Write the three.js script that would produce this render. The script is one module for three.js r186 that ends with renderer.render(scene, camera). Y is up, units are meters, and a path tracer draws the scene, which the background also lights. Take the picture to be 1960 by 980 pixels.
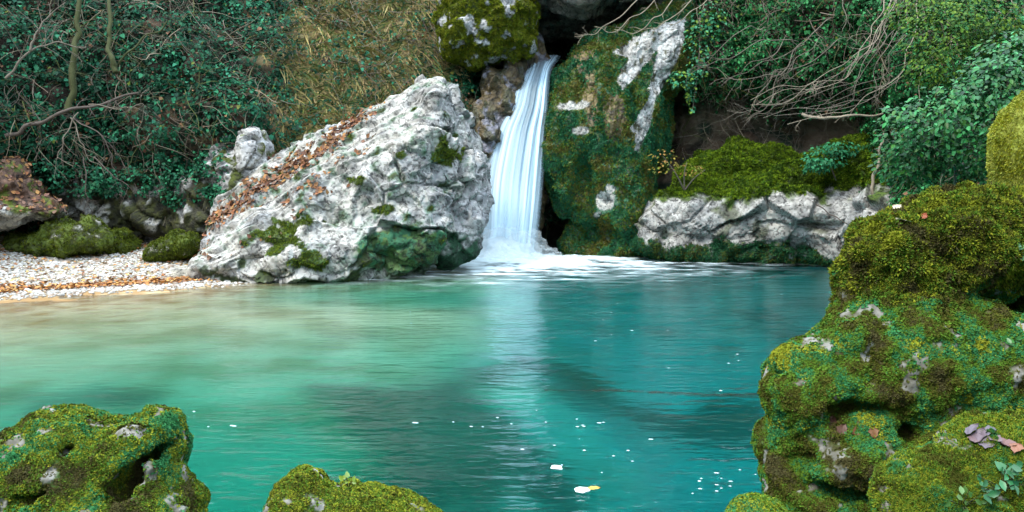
import * as THREE from 'three';
import { mergeGeometries } from 'three/addons/utils/BufferGeometryUtils.js';

// ---------------------------------------------------------------- camera, sky, sun, exposure
const scene = new THREE.Scene();
const F = 1538, EYE = 2.2, PITCH = Math.atan((490 - 372) / F);
const camera = new THREE.PerspectiveCamera(2 * Math.atan(490 / F) * 180 / Math.PI, 2, 0.1, 400);
camera.position.set(0, EYE, 0);
camera.rotation.x = -PITCH;
scene.add(camera);

const renderer = new THREE.WebGLRenderer({ antialias: true });
renderer.setSize(1024, 512);
renderer.toneMapping = THREE.LinearToneMapping;
renderer.toneMappingExposure = 2.7;
renderer.shadowMap.enabled = true;

{ // overcast daylight: an even bright veil, a little brighter overhead
  const w = 128, h = 64, d = new Float32Array(w * h * 4);
  for (let j = 0; j < h; j++) for (let i = 0; i < w; i++) {
    const e = Math.max(0, Math.sin(((j + 0.5) / h - 0.5) * Math.PI)), L = 0.62 * (1 + 2 * e), o = (j * w + i) * 4;
    d[o] = 0.83 * L; d[o + 1] = 0.98 * L; d[o + 2] = 1.15 * L; d[o + 3] = 1;
  }
  const sky = new THREE.DataTexture(d, w, h, THREE.RGBAFormat, THREE.FloatType);
  sky.mapping = THREE.EquirectangularReflectionMapping; sky.magFilter = THREE.LinearFilter; sky.needsUpdate = true;
  scene.background = sky; scene.environment = sky;
}
const sun = new THREE.DirectionalLight(0xfff4e2, 1.5);
sun.position.set(-26, 46, 6); sun.target.position.set(0, 0, -20);
sun.castShadow = true; sun.shadow.radius = 26; sun.shadow.mapSize.set(2048, 2048);
Object.assign(sun.shadow.camera, { left: -35, right: 35, top: 35, bottom: -35, near: 1, far: 120 });
scene.add(sun, sun.target);

// ---------------------------------------------------------------- helpers: noise, random numbers, pixels to points
const CP = Math.cos(PITCH), SP = Math.sin(PITCH), { sin, cos, sqrt, abs, min, max, floor, PI, exp, pow, hypot } = Math;
function rnd(seed) { let s = seed >>> 0; return () => { s = (s + 0x6D2B79F5) | 0; let t = Math.imul(s ^ (s >>> 15), 1 | s); t = (t + Math.imul(t ^ (t >>> 7), 61 | t)) ^ t; return ((t ^ (t >>> 14)) >>> 0) / 4294967296; }; }
function at(px, py, D) { const dx = (px - 980) / F, dy = (490 - py) / F, y = dy * CP - SP, z = -dy * SP - CP, t = D / -z; return [dx * t, EYE + y * t, -D]; }
function onWater(px, py, h = 0) { const dx = (px - 980) / F, dy = (490 - py) / F, y = dy * CP - SP, z = -dy * SP - CP, t = (h - EYE) / y; return [dx * t, h, z * t]; }
function pix(x, y, z) { const v = y - EYE, cy = v * CP - z * SP, cz = v * SP + z * CP; return [980 + F * x / -cz, 490 - F * cy / -cz]; }
const PERM = new Uint8Array(512); { const r = rnd(77), a = [...Array(256).keys()]; for (let i = 255; i > 0; i--) { const j = floor(r() * (i + 1)); [a[i], a[j]] = [a[j], a[i]]; } for (let i = 0; i < 512; i++) PERM[i] = a[i & 255]; }
function gr(h, x, y, z) { h &= 15; const u = h < 8 ? x : y, v = h < 4 ? y : h === 12 || h === 14 ? x : z; return ((h & 1) ? -u : u) + ((h & 2) ? -v : v); }
function n3(x, y, z) {
  const X0 = floor(x), Y0 = floor(y), Z0 = floor(z), X = X0 & 255, Y = Y0 & 255, Z = Z0 & 255; x -= X0; y -= Y0; z -= Z0;
  const u = x * x * x * (x * (x * 6 - 15) + 10), v = y * y * y * (y * (y * 6 - 15) + 10), w = z * z * z * (z * (z * 6 - 15) + 10);
  const A = PERM[X] + Y, AA = PERM[A] + Z, AB = PERM[A + 1] + Z, B = PERM[X + 1] + Y, BA = PERM[B] + Z, BB = PERM[B + 1] + Z;
  const a = gr(PERM[AA], x, y, z), b = gr(PERM[BA], x - 1, y, z), c = gr(PERM[AB], x, y - 1, z), d = gr(PERM[BB], x - 1, y - 1, z);
  const e = gr(PERM[AA + 1], x, y, z - 1), f = gr(PERM[BA + 1], x - 1, y, z - 1), g = gr(PERM[AB + 1], x, y - 1, z - 1), h = gr(PERM[BB + 1], x - 1, y - 1, z - 1);
  const p = a + u * (b - a), q = c + u * (d - c), r = e + u * (f - e), s = g + u * (h - g), m = p + v * (q - p), n = r + v * (s - r);
  return m + w * (n - m);
}
function fbm(x, y, z, o = 4) { let s = 0, a = 1; for (let i = 0; i < o; i++) { s += a * n3(x, y, z); a *= 0.5; x = x * 2.03 + 17.1; y = y * 2.03 + 5.7; z = z * 2.03 + 31.3; } return s; }
function ridged(x, y, z, o = 4) { let s = 0, a = 1; for (let i = 0; i < o; i++) { s += a * (1 - 2 * abs(n3(x, y, z))); a *= 0.5; x = x * 2.07 + 9.1; y = y * 2.07 + 3.3; z = z * 2.07 + 11.7; } return s * 0.5; }
const WH = (a, b, c, s) => PERM[(PERM[(PERM[(a + s) & 255] + b) & 255] + c) & 255] / 255;
const WO = [0, 0, 0, 0]; // nearest and second nearest distance, a random number of the nearest cell, its tilted facet's height
function cells(x, y, z) {
  const X = floor(x), Y = floor(y), Z = floor(z); let f1 = 9, f2 = 9, A = 0, B = 0, C = 0, ex = 0, ey = 0, ez = 0;
  for (let k = -1; k < 2; k++) for (let j = -1; j < 2; j++) for (let i = -1; i < 2; i++) { const a = X + i & 255, b = Y + j & 255, c = Z + k & 255, dx = X + i + WH(a, b, c, 0) - x, dy = Y + j + WH(a, b, c, 41) - y, dz = Z + k + WH(a, b, c, 97) - z, d = dx * dx + dy * dy + dz * dz; if (d < f1) { f2 = f1; f1 = d; A = a; B = b; C = c; ex = dx; ey = dy; ez = dz; } else if (d < f2) f2 = d; }
  WO[0] = sqrt(f1); WO[1] = sqrt(f2); WO[2] = WH(A, B, C, 150); WO[3] = ex * (WH(A, B, C, 11) - 0.5) + ey * (WH(A, B, C, 63) - 0.5) + ez * (WH(A, B, C, 201) - 0.5); return WO;
}
function crag(x, y, z, f) { // broken limestone: flat facets tilted this way and that, in two sizes, with a few open joints and a pitted skin
  const wx = x + 0.16 / f * n3(x * f * 1.3, y * f * 1.3, z * f * 1.3), wy = y + 0.16 / f * n3(x * f * 1.3 + 9, y * f * 1.3, z * f * 1.3), a = cells(wx * f, wy * f * 1.2, z * f), e1 = a[1] - a[0], h1 = 0.45 * (a[2] - 0.5) + 1.1 * a[3];
  const b = cells(wx * f * 2.9 + 5, wy * f * 2.9, z * f * 2.9), h2 = 0.35 * (b[2] - 0.5) + 1.1 * b[3];
  return (h1 * sst(0, 0.05, e1) - 0.16 * sst(0.05, 0, e1) + 0.34 * h2 + 0.06 * fbm(x * f * 7, y * f * 7, z * f * 7, 3)) / f;
}
const sst = (a, b, x) => { const t = min(1, max(0, (x - a) / (b - a))); return t * t * (3 - 2 * t); };
const lerp = (a, b, t) => a + (b - a) * t;
const mixc = (a, b, t) => [lerp(a[0], b[0], t), lerp(a[1], b[1], t), lerp(a[2], b[2], t)];
const inside = (poly, x, y) => { let r = false; for (let i = 0, j = poly.length - 1; i < poly.length; j = i++) { const [a, b] = poly[i], [c, d] = poly[j]; if ((b > y) !== (d > y) && x < (c - a) * (y - b) / (d - b) + a) r = !r; } return r; };

// ---------------------------------------------------------------- helpers: naming
const taken = {};
function numbered(n) { taken[n] = (taken[n] ?? -1) + 1; return taken[n] ? `${n}_${String(taken[n]).padStart(3, '0')}` : n; }
function tag(o, label, category, group, kind) { if (label) o.userData.label = label; if (category) o.userData.category = category; if (group) o.userData.group = group; if (kind) o.userData.kind = kind; return o; }
function thing(name, pos, label, category, group) { const g = new THREE.Group(); g.name = numbered(name); g.position.set(...pos); scene.add(g); return tag(g, label, category, group); }
function part(name, geo, mat, parent, worldGeo = true) {
  if (worldGeo) geo.translate(-parent.position.x, -parent.position.y, -parent.position.z);
  const m = new THREE.Mesh(geo, mat); m.name = name; parent.add(m); return m;
}
function baseOf(geo) { geo.computeBoundingBox(); const b = geo.boundingBox; return [(b.min.x + b.max.x) / 2, b.min.y, (b.min.z + b.max.z) / 2]; }

// ---------------------------------------------------------------- helpers: textures (grain and fine relief only)
function tnoise(x, y, per, seed) {
  const xi = floor(x), yi = floor(y), fx = x - xi, fy = y - yi, u = fx * fx * (3 - 2 * fx), v = fy * fy * (3 - 2 * fy);
  const h = (a, b) => PERM[(PERM[(((a % per) + per) % per + seed) & 255] + (((b % per) + per) % per)) & 255] / 255;
  return lerp(lerp(h(xi, yi), h(xi + 1, yi), u), lerp(h(xi, yi + 1), h(xi + 1, yi + 1), u), v);
}
function tex(size, fn, srgb = false, rgba = false) {
  const d = new Uint8Array(size * size * 4);
  for (let j = 0; j < size; j++) for (let i = 0; i < size; i++) { const c = fn(i / size, j / size), o = (j * size + i) * 4; if (rgba) for (let k = 0; k < 4; k++) d[o + k] = 255 * min(1, max(0, c[k])); else { d[o] = d[o + 1] = d[o + 2] = 255 * min(1, max(0, c)); d[o + 3] = 255; } }
  const t = new THREE.DataTexture(d, size, size); t.wrapS = t.wrapT = THREE.RepeatWrapping; t.magFilter = THREE.LinearFilter; t.minFilter = THREE.LinearMipmapLinearFilter; t.generateMipmaps = true; if (srgb) t.colorSpace = THREE.SRGBColorSpace; t.needsUpdate = true; return t;
}
const tfbm = (u, v, base, oct, seed) => { let s = 0, a = 0.5, p = base; for (let i = 0; i < oct; i++) { s += a * tnoise(u * p, v * p, p, seed + i * 13); a *= 0.5; p *= 2; } return s; };
const rockBump = tex(512, (u, v) => { const a = tfbm(u, v, 6, 6, 3), c = abs(tfbm(u, v, 5, 4, 91) - 0.47); return a * 0.6 + 0.2 * min(1, c * 9) + 0.2 * sst(0.6, 0.45, tfbm(u, v, 30, 4, 7)); });
const rockTone = tex(512, (u, v) => 0.86 + 0.75 * (tfbm(u, v, 9, 6, 33) - 0.47) - 0.26 * sst(0.53, 0.64, tfbm(u, v, 30, 4, 7)) - 0.2 * sst(0.03, 0, abs(tfbm(u, v, 4, 5, 77) - 0.48)), true);
const mossBump = tex(512, (u, v) => tfbm(u, v, 24, 5, 51));

// ---------------------------------------------------------------- helpers: solid rocks from distance fields (surface nets)
function ell(px, py, D, rx, ry, rz, turn = 0) { // centre by pixel and depth, radii rx, ry in pixels at that depth, rz in metres
  const [x0, y0, z0] = at(px, py, D), s = D / F, a = rx * s, b = ry * s, c = rz, q = turn * PI / 180, cq = cos(q), sq = sin(q), R = max(a, b);
  const f = (x, y, z) => { x -= x0; y -= y0; z -= z0; const X = x * cq + y * sq, Y = -x * sq + y * cq, ka = X / a, kb = Y / b, kc = z / c, k0 = sqrt(ka * ka + kb * kb + kc * kc), qa = ka / a, qb = kb / b, qc = kc / c, g = sqrt(qa * qa + qb * qb + qc * qc); return g < 1e-9 ? -min(a, b, c) : k0 * (k0 - 1) / g; };
  return { f, lo: [x0 - R, y0 - R, z0 - c], hi: [x0 + R, y0 + R, z0 + c] };
}
function cap(p, q, r0, r1, flat = 1) { // tapered capsule between two world points
  const d = [q[0] - p[0], q[1] - p[1], q[2] - p[2]], L = d[0] * d[0] + d[1] * d[1] + d[2] * d[2], R = max(r0, r1);
  const f = (x, y, z) => { x -= p[0]; y -= p[1]; z -= p[2]; const t = min(1, max(0, (x * d[0] + y * d[1] + z * d[2]) / L)); const X = x - d[0] * t, Y = y - d[1] * t, Z = (z - d[2] * t) / flat; return sqrt(X * X + Y * Y + Z * Z) - lerp(r0, r1, t); };
  return { f, lo: [0, 1, 2].map(i => min(p[i], q[i]) - R), hi: [0, 1, 2].map(i => max(p[i], q[i]) + R) };
}
function planes(list, inner, k, lo, hi) { // convex stone cut by planes through three points each
  const P = list.map(t => { const [a, b, c] = t, u = b.map((v, i) => v - a[i]), w = c.map((v, i) => v - a[i]); let n = [u[1] * w[2] - u[2] * w[1], u[2] * w[0] - u[0] * w[2], u[0] * w[1] - u[1] * w[0]]; const l = hypot(...n); n = n.map(v => v / l); let d = n[0] * a[0] + n[1] * a[1] + n[2] * a[2]; if (n[0] * inner[0] + n[1] * inner[1] + n[2] * inner[2] > d) { n = n.map(v => -v); d = -d; } return [...n, d]; });
  const f = (x, y, z) => { let m = -1e9; for (const p of P) { const v = p[0] * x + p[1] * y + p[2] * z - p[3], h = max(k - abs(m - v), 0) / k; m = max(m, v) + h * h * k * 0.25; } return m; };
  return { f, lo, hi };
}
function field(adds, subs = [], k = 0.3, ks = 0.15) {
  return (x, y, z) => {
    let d = 1e9; for (const p of adds) { const v = p.f(x, y, z), kk = p.k ?? k, h = max(kk - abs(d - v), 0) / kk; d = min(d, v) - h * h * kk * 0.25; }
    for (const p of subs) { const v = -p.f(x, y, z), h = max(ks - abs(d - v), 0) / ks; d = max(d, v) + h * h * ks * 0.25; }
    return d;
  };
}
function bounds(adds, pad) { const lo = [1e9, 1e9, 1e9], hi = [-1e9, -1e9, -1e9]; for (const p of adds) for (let i = 0; i < 3; i++) { lo[i] = min(lo[i], p.lo[i] - pad); hi[i] = max(hi[i], p.hi[i] + pad); } return [lo, hi]; }
function nets(f, disp, amp, lo, hi, cell) { // mesh the smooth field, then push its vertices out along their normals
  const N = [0, 1, 2].map(i => Math.ceil((hi[i] - lo[i]) / cell / 4) * 4 + 5), [nx, ny, nz] = N, g = new Float32Array(nx * ny * nz), B = 4;
  const id = (i, j, k) => (k * ny + j) * nx + i;
  for (let K = 0; K < nz; K += B) for (let J = 0; J < ny; J += B) for (let I = 0; I < nx; I += B) {
    const d = f(lo[0] + (I + 1.5) * cell, lo[1] + (J + 1.5) * cell, lo[2] + (K + 1.5) * cell), far = abs(d) > cell * B * 2.2;
    for (let k = K; k < min(nz, K + B); k++) for (let j = J; j < min(ny, J + B); j++) for (let i = I; i < min(nx, I + B); i++) {
      if (far) { g[id(i, j, k)] = d; continue; }
      g[id(i, j, k)] = f(lo[0] + i * cell, lo[1] + j * cell, lo[2] + k * cell);
    }
  }
  const vid = new Int32Array(nx * ny * nz).fill(-1), pos = [], idx = [];
  for (let k = 0; k < nz - 1; k++) for (let j = 0; j < ny - 1; j++) for (let i = 0; i < nx - 1; i++) {
    let mask = 0; const c = []; for (let q = 0; q < 8; q++) { const v = g[id(i + (q & 1), j + ((q >> 1) & 1), k + (q >> 2))]; c.push(v); if (v < 0) mask |= 1 << q; }
    if (mask === 0 || mask === 255) continue;
    let sx = 0, sy = 0, sz = 0, n = 0;
    for (let a = 0; a < 8; a++) for (let ax = 0; ax < 3; ax++) { const b = a | (1 << ax); if (b === a) continue; if ((c[a] < 0) === (c[b] < 0)) continue; const t = c[a] / (c[a] - c[b]); sx += (a & 1) + (ax === 0 ? t : 0); sy += ((a >> 1) & 1) + (ax === 1 ? t : 0); sz += (a >> 2) + (ax === 2 ? t : 0); n++; }
    vid[id(i, j, k)] = pos.length / 3; pos.push(lo[0] + (i + sx / n) * cell, lo[1] + (j + sy / n) * cell, lo[2] + (k + sz / n) * cell);
  }
  const quad = (a, b, c, d, flip) => { if (a < 0 || b < 0 || c < 0 || d < 0) return; if (flip) idx.push(a, c, b, a, d, c); else idx.push(a, b, c, a, c, d); };
  for (let k = 1; k < nz - 1; k++) for (let j = 1; j < ny - 1; j++) for (let i = 1; i < nx - 1; i++) {
    const s = g[id(i, j, k)] < 0;
    if (s !== g[id(i + 1, j, k)] < 0) quad(vid[id(i, j - 1, k - 1)], vid[id(i, j, k - 1)], vid[id(i, j, k)], vid[id(i, j - 1, k)], !s);
    if (s !== g[id(i, j + 1, k)] < 0) quad(vid[id(i - 1, j, k - 1)], vid[id(i - 1, j, k)], vid[id(i, j, k)], vid[id(i, j, k - 1)], !s);
    if (s !== g[id(i, j, k + 1)] < 0) quad(vid[id(i - 1, j - 1, k)], vid[id(i, j - 1, k)], vid[id(i, j, k)], vid[id(i - 1, j, k)], !s);
  }
  const geo = new THREE.BufferGeometry(); geo.setAttribute('position', new THREE.Float32BufferAttribute(pos, 3)); geo.setIndex(idx); geo.computeVertexNormals();
  const P = geo.attributes.position, Q = geo.attributes.normal; for (let i = 0; i < P.count; i++) { const x = P.getX(i), y = P.getY(i), z = P.getZ(i), d = disp(x, y, z); P.setXYZ(i, x + d * Q.getX(i), y + d * Q.getY(i), z + d * Q.getZ(i)); }
  geo.computeVertexNormals(); return geo;
}
function finish(geo, color, uvScale = 1) { // vertex colours in world space, then box-projected uv in metres per face
  const p = geo.attributes.position, n = geo.attributes.normal, c = new Float32Array(p.count * 3);
  for (let i = 0; i < p.count; i++) { const q = color(p.getX(i), p.getY(i), p.getZ(i), n.getX(i), n.getY(i), n.getZ(i)); c[i * 3] = max(0, q[0]); c[i * 3 + 1] = max(0, q[1]); c[i * 3 + 2] = max(0, q[2]); }
  geo.setAttribute('color', new THREE.BufferAttribute(c, 3));
  const g = geo.toNonIndexed(), P = g.attributes.position, M = g.attributes.normal, uv = new Float32Array(P.count * 2);
  for (let i = 0; i < P.count; i += 3) {
    const ax = abs(M.getX(i) + M.getX(i + 1) + M.getX(i + 2)), ay = abs(M.getY(i) + M.getY(i + 1) + M.getY(i + 2)), az = abs(M.getZ(i) + M.getZ(i + 1) + M.getZ(i + 2));
    for (let k = i; k < i + 3; k++) { const x = P.getX(k), y = P.getY(k), z = P.getZ(k), q = ax > ay && ax > az ? [z, y] : ay > az ? [x, z] : [x, y]; uv[k * 2] = q[0] * uvScale; uv[k * 2 + 1] = q[1] * uvScale; }
  }
  g.setAttribute('uv', new THREE.BufferAttribute(uv, 2)); return g;
}
function hitD(f, px, py, D0, D1) { for (let D = D0; D < D1; D += 0.04) { const p = at(px, py, D); if (f(...p) < 0) return D; } return null; }

const rockMat = new THREE.MeshStandardMaterial({ vertexColors: true, roughness: 0.88, bumpMap: rockBump, bumpScale: 0.05, map: rockTone });
const wetMat = new THREE.MeshStandardMaterial({ vertexColors: true, roughness: 0.6, bumpMap: mossBump, bumpScale: 0.06, map: rockTone });
const mossMat = new THREE.MeshStandardMaterial({ vertexColors: true, roughness: 1, bumpMap: mossBump, bumpScale: 0.02 });
const soilMat = new THREE.MeshStandardMaterial({ vertexColors: true, roughness: 1, bumpMap: mossBump, bumpScale: 0.06 });
for (const t of [rockBump, rockTone, mossBump]) t.repeat.set(0.5, 0.5);

// ---------------------------------------------------------------- helpers: scattering leaves, tufts, pebbles
function sampler(geo, seed) {
  const p = geo.attributes.position, n = geo.attributes.normal, ix = geo.index, T = (ix ? ix.count : p.count) / 3, cum = new Float64Array(T), g = i => ix ? ix.getX(i) : i; let tot = 0;
  for (let t = 0; t < T; t++) { const a = g(t * 3), b = g(t * 3 + 1), c = g(t * 3 + 2), ux = p.getX(b) - p.getX(a), uy = p.getY(b) - p.getY(a), uz = p.getZ(b) - p.getZ(a), vx = p.getX(c) - p.getX(a), vy = p.getY(c) - p.getY(a), vz = p.getZ(c) - p.getZ(a); tot += hypot(uy * vz - uz * vy, uz * vx - ux * vz, ux * vy - uy * vx) / 2; cum[t] = tot; }
  const r = rnd(seed);
  return (count, accept, tries = count * 12) => {
    const out = [];
    while (out.length < count && tries-- > 0) {
      const x = r() * tot; let a = 0, b = T - 1; while (a < b) { const m = (a + b) >> 1; if (cum[m] < x) a = m + 1; else b = m; }
      let u = r(), v = r(); if (u + v > 1) { u = 1 - u; v = 1 - v; } const w = 1 - u - v, i = g(a * 3), j = g(a * 3 + 1), k = g(a * 3 + 2);
      const mix = (A, c) => A.array[i * 3 + c] * w + A.array[j * 3 + c] * u + A.array[k * 3 + c] * v, s = [mix(p, 0), mix(p, 1), mix(p, 2), mix(n, 0), mix(n, 1), mix(n, 2)];
      if (!accept || accept(...s) > r()) out.push(s);
    }
    return out;
  };
}
const inView = (x, y, z, mx = 120, my = 120) => { if (z > -0.5) return 0; const [a, b] = pix(x, y, z); return a > -mx && a < 1960 + mx && b > -my && b < 980 + my ? 1 : 0; };
const facing = (x, y, z, nx, ny, nz) => { const l = hypot(x, y - EYE, z); return -(nx * x + ny * (y - EYE) + nz * z) / l; };
const M4 = new THREE.Matrix4(), VX = new THREE.Vector3(), VY = new THREE.Vector3(), VZ = new THREE.Vector3(), COL = new THREE.Color();
// each sample: [x,y,z, nx,ny,nz]; look(s, r) -> {size:[sx,sy,sz], out:[normal dir], up:[long axis], lift, color}
function scatter(name, geo, mat, samples, look, seed, parent, label, kind = 'stuff') {
  const r = rnd(seed), m = new THREE.InstancedMesh(geo, mat, samples.length), b = parent ? parent.position : new THREE.Vector3();
  m.name = parent ? name : numbered(name);
  samples.forEach((s, i) => {
    const q = look(s, r); VZ.set(...q.out).normalize(); VY.set(...q.up); VX.crossVectors(VY, VZ); if (VX.lengthSq() < 1e-6) VX.set(1, 0, 0); VX.normalize(); VY.crossVectors(VZ, VX);
    const l = q.lift ?? 0; M4.makeBasis(VX.multiplyScalar(q.size[0]), VY.multiplyScalar(q.size[1]), VZ.multiplyScalar(q.size[2])); M4.setPosition(s[0] + s[3] * l - b.x, s[1] + s[4] * l - b.y, s[2] + s[5] * l - b.z);
    m.setMatrixAt(i, M4); m.setColorAt(i, COL.setRGB(...q.color));
  });
  m.userData.kind = kind; if (label) m.userData.label = label; (parent || scene).add(m); return m;
}
function tri(pos, idx) { const g = new THREE.BufferGeometry(); g.setAttribute('position', new THREE.Float32BufferAttribute(pos, 3)); g.setIndex(idx); g.computeVertexNormals(); return g; }
// a unit leaf lying in x-y, base at the origin, tip at y = 1, slightly folded along the midrib and curled
const ivyLeaf = tri([0, 0, 0, -0.42, 0.22, 0.1, 0, 0.42, -0.02, 0.42, 0.22, 0.1, -0.3, 0.62, 0.04, 0.3, 0.62, 0.04, 0, 1, -0.12], [0, 2, 1, 0, 3, 2, 1, 2, 4, 3, 5, 2, 4, 2, 6, 2, 5, 6]);
const ovalLeaf = tri([0, 0, 0, -0.27, 0.35, 0.08, 0, 0.4, -0.01, 0.27, 0.35, 0.08, -0.22, 0.68, 0.03, 0.22, 0.68, 0.03, 0, 1, -0.1], [0, 2, 1, 0, 3, 2, 1, 2, 4, 3, 5, 2, 4, 2, 6, 2, 5, 6]);
const dryLeaf = tri([0, 0, 0, -0.35, 0.3, 0.22, 0, 0.45, 0, 0.35, 0.3, 0.16, -0.25, 0.7, 0.2, 0.28, 0.66, 0.12, 0.03, 1, 0.2], [0, 2, 1, 0, 3, 2, 1, 2, 4, 3, 5, 2, 4, 2, 6, 2, 5, 6]);
const blade = tri([-0.5, 0, 0, 0.5, 0, 0, -0.42, 0.35, 0.08, 0.42, 0.35, 0.08, -0.28, 0.7, 0.28, 0.28, 0.7, 0.28, 0, 1, 0.62], [0, 1, 3, 0, 3, 2, 2, 3, 5, 2, 5, 4, 4, 5, 6]);
function tuftGeo(seed, leaves, wide, spread) { // a clump of tiny leaves growing along +z
  const r = rnd(seed), p = [], ix = [];
  for (let i = 0; i < leaves; i++) {
    const a = r() * 2 * PI, t = spread * (0.3 + 0.7 * r()), L = 0.7 + 0.5 * r(), d = [cos(a) * sin(t), sin(a) * sin(t), cos(t)], s = [-sin(a), cos(a), 0], o = [(r() - 0.5) * 0.7, (r() - 0.5) * 0.7, -0.15], b = p.length / 3;
    p.push(o[0], o[1], o[2]); for (const k of [-1, 1]) p.push(o[0] + d[0] * L * 0.55 + s[0] * k * wide, o[1] + d[1] * L * 0.55 + s[1] * k * wide, o[2] + d[2] * L * 0.55 + 0.06); p.push(o[0] + d[0] * L, o[1] + d[1] * L, o[2] + d[2] * L - 0.1 * L);
    ix.push(b, b + 2, b + 1, b + 1, b + 2, b + 3);
  }
  return tri(p, ix);
}
const tuftRound = tuftGeo(5, 6, 0.3, 1.25), tuftFeather = tuftGeo(9, 7, 0.13, 1.05);
const leafMat = new THREE.MeshPhysicalMaterial({ color: 0xffffff, roughness: 0.6, side: THREE.DoubleSide, specularIntensity: 0.25 });
const glossLeafMat = new THREE.MeshPhysicalMaterial({ color: 0xffffff, roughness: 0.45, side: THREE.DoubleSide, specularIntensity: 0.45 });
const dryMat = new THREE.MeshStandardMaterial({ color: 0xffffff, roughness: 0.9, side: THREE.DoubleSide });
const tuftMat = new THREE.MeshPhysicalMaterial({ color: 0xffffff, roughness: 0.9, side: THREE.DoubleSide, specularIntensity: 0.15 });
const vary = (c, r, v = 0.3) => { const k = 1 + (r() - 0.5) * 2 * v; return c.map(x => x * k * (1 + (r() - 0.5) * v * 0.5)); };
const pick = (list, r) => list[floor(r() * list.length)];
const jit = (v, r, a) => [v[0] + (r() - 0.5) * a, v[1] + (r() - 0.5) * a, v[2] + (r() - 0.5) * a];

// ---------------------------------------------------------------- helpers: limbs
function limb(pts, r0, r1, seg = 10, sides = 6, rough = 0) { // tapered tube through world points
  const c = new THREE.CatmullRomCurve3(pts.map(p => new THREE.Vector3(...p))), P = [], ix = [], t = new THREE.Vector3(), a = new THREE.Vector3(), b = new THREE.Vector3();
  for (let i = 0; i <= seg; i++) {
    const u = i / seg, o = c.getPoint(u); c.getTangent(u, t); a.set(0.31, 0.2, 0.93).cross(t).normalize(); b.crossVectors(t, a); const R = lerp(r0, r1, u);
    for (let k = 0; k < sides; k++) { const q = k / sides * 2 * PI, rr = R * (1 + rough * n3(o.x * 9 + k * 3.1, o.y * 9, o.z * 9)); P.push(o.x + (a.x * cos(q) + b.x * sin(q)) * rr, o.y + (a.y * cos(q) + b.y * sin(q)) * rr, o.z + (a.z * cos(q) + b.z * sin(q)) * rr); }
  }
  for (let i = 0; i < seg; i++) for (let k = 0; k < sides; k++) { const A = i * sides + k, B = i * sides + (k + 1) % sides; ix.push(A, B, A + sides, B, B + sides, A + sides); }
  const n = P.length / 3; P.push(...pts[0], ...pts[pts.length - 1]); for (let k = 0; k < sides; k++) { ix.push(n, (k + 1) % sides, k); const q = seg * sides; ix.push(n + 1, q + k, q + (k + 1) % sides); }
  return tri(P, ix);
}
function twigs(pts, r, count, len, rad, droop, depth = 1) { // side twigs along a limb
  const out = [], c = new THREE.CatmullRomCurve3(pts.map(p => new THREE.Vector3(...p)));
  for (let i = 0; i < count; i++) {
    const u = 0.15 + 0.85 * r(), o = c.getPoint(u), t = c.getTangent(u), L = len * (0.4 + 0.8 * r()) * (1.1 - 0.5 * u), d = new THREE.Vector3(r() - 0.5, r() - 0.5, r() - 0.5).normalize().multiplyScalar(1.1).add(t).normalize();
    const q = [[o.x, o.y, o.z]]; let e = o.clone(); for (let k = 1; k <= 4; k++) { d.y -= droop * 0.25; d.x += (r() - 0.5) * 0.5; d.y += (r() - 0.5) * 0.4; d.z += (r() - 0.5) * 0.4; d.normalize(); e = e.clone().addScaledVector(d, L / 4); q.push([e.x, e.y, e.z]); }
    out.push(limb(q, rad, rad * 0.35, 5, 4)); if (depth > 0) out.push(...twigs(q, r, 3, L * 0.55, rad * 0.65, droop, depth - 1));
  }
  return out;
}
const barkMat = c => new THREE.MeshStandardMaterial({ color: new THREE.Color().setRGB(...c), roughness: 0.95 });
const barkGrey = barkMat([0.13, 0.11, 0.085]), barkPale = barkMat([0.25, 0.21, 0.155]), barkMoss = barkMat([0.035, 0.042, 0.01]), barkDark = barkMat([0.07, 0.055, 0.045]);

// @@STRUCTURE
// ---------------------------------------------------------------- hillsides (control points by pixel and depth)
function cr(a, b, c, d, t) { return 0.5 * (2 * b + (c - a) * t + (2 * a - 5 * b + 4 * c - d) * t * t + (3 * b - a - 3 * c + d) * t * t * t); }
function hill(cols, rows, Ds, nu, nv, disp, color) {
  const R = rows.length, C = cols.length, P = rows.map((py, j) => cols.map((px, i) => at(px, py, Ds[j][i]))), g = (j, i) => P[min(R - 1, max(0, j))][min(C - 1, max(0, i))], pos = [], ix = [];
  for (let b = 0; b <= nv; b++) for (let a = 0; a <= nu; a++) {
    const u = a / nu * (C - 1), v = b / nv * (R - 1), i = min(C - 2, floor(u)), j = min(R - 2, floor(v)), q = [0, 0, 0];
    for (let k = 0; k < 3; k++) { const row = jj => cr(g(jj, i - 1)[k], g(jj, i)[k], g(jj, i + 1)[k], g(jj, i + 2)[k], u - i); q[k] = cr(row(j - 1), row(j), row(j + 1), row(j + 2), v - j); }
    const d = disp(...q); pos.push(q[0], q[1] + d * 0.35, q[2] + d);
  }
  for (let b = 0; b < nv; b++) for (let a = 0; a < nu; a++) { const A = b * (nu + 1) + a, B = A + 1, D = A + nu + 1, E = D + 1; ix.push(A, D, B, B, D, E); }
  return finish(tri(pos, ix), color);
}
const soil = [0.035, 0.026, 0.018], soilGreen = [0.018, 0.035, 0.02], litterBrown = [0.14, 0.075, 0.04], lime = [0.5, 0.485, 0.445], limeGrey = [0.29, 0.295, 0.295], mossOlive = [0.075, 0.095, 0.012], mossDeep = [0.015, 0.07, 0.035];
function earth(x, y, z) { const a = fbm(x * 0.7, y * 0.7, z * 0.7, 4); let c = mixc(soil, soilGreen, sst(-0.3, 0.3, a)); return mixc(c, litterBrown, 0.5 * sst(0.15, 0.4, fbm(x * 1.3 + 40, y * 1.3, z * 1.3, 3))); }
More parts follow.
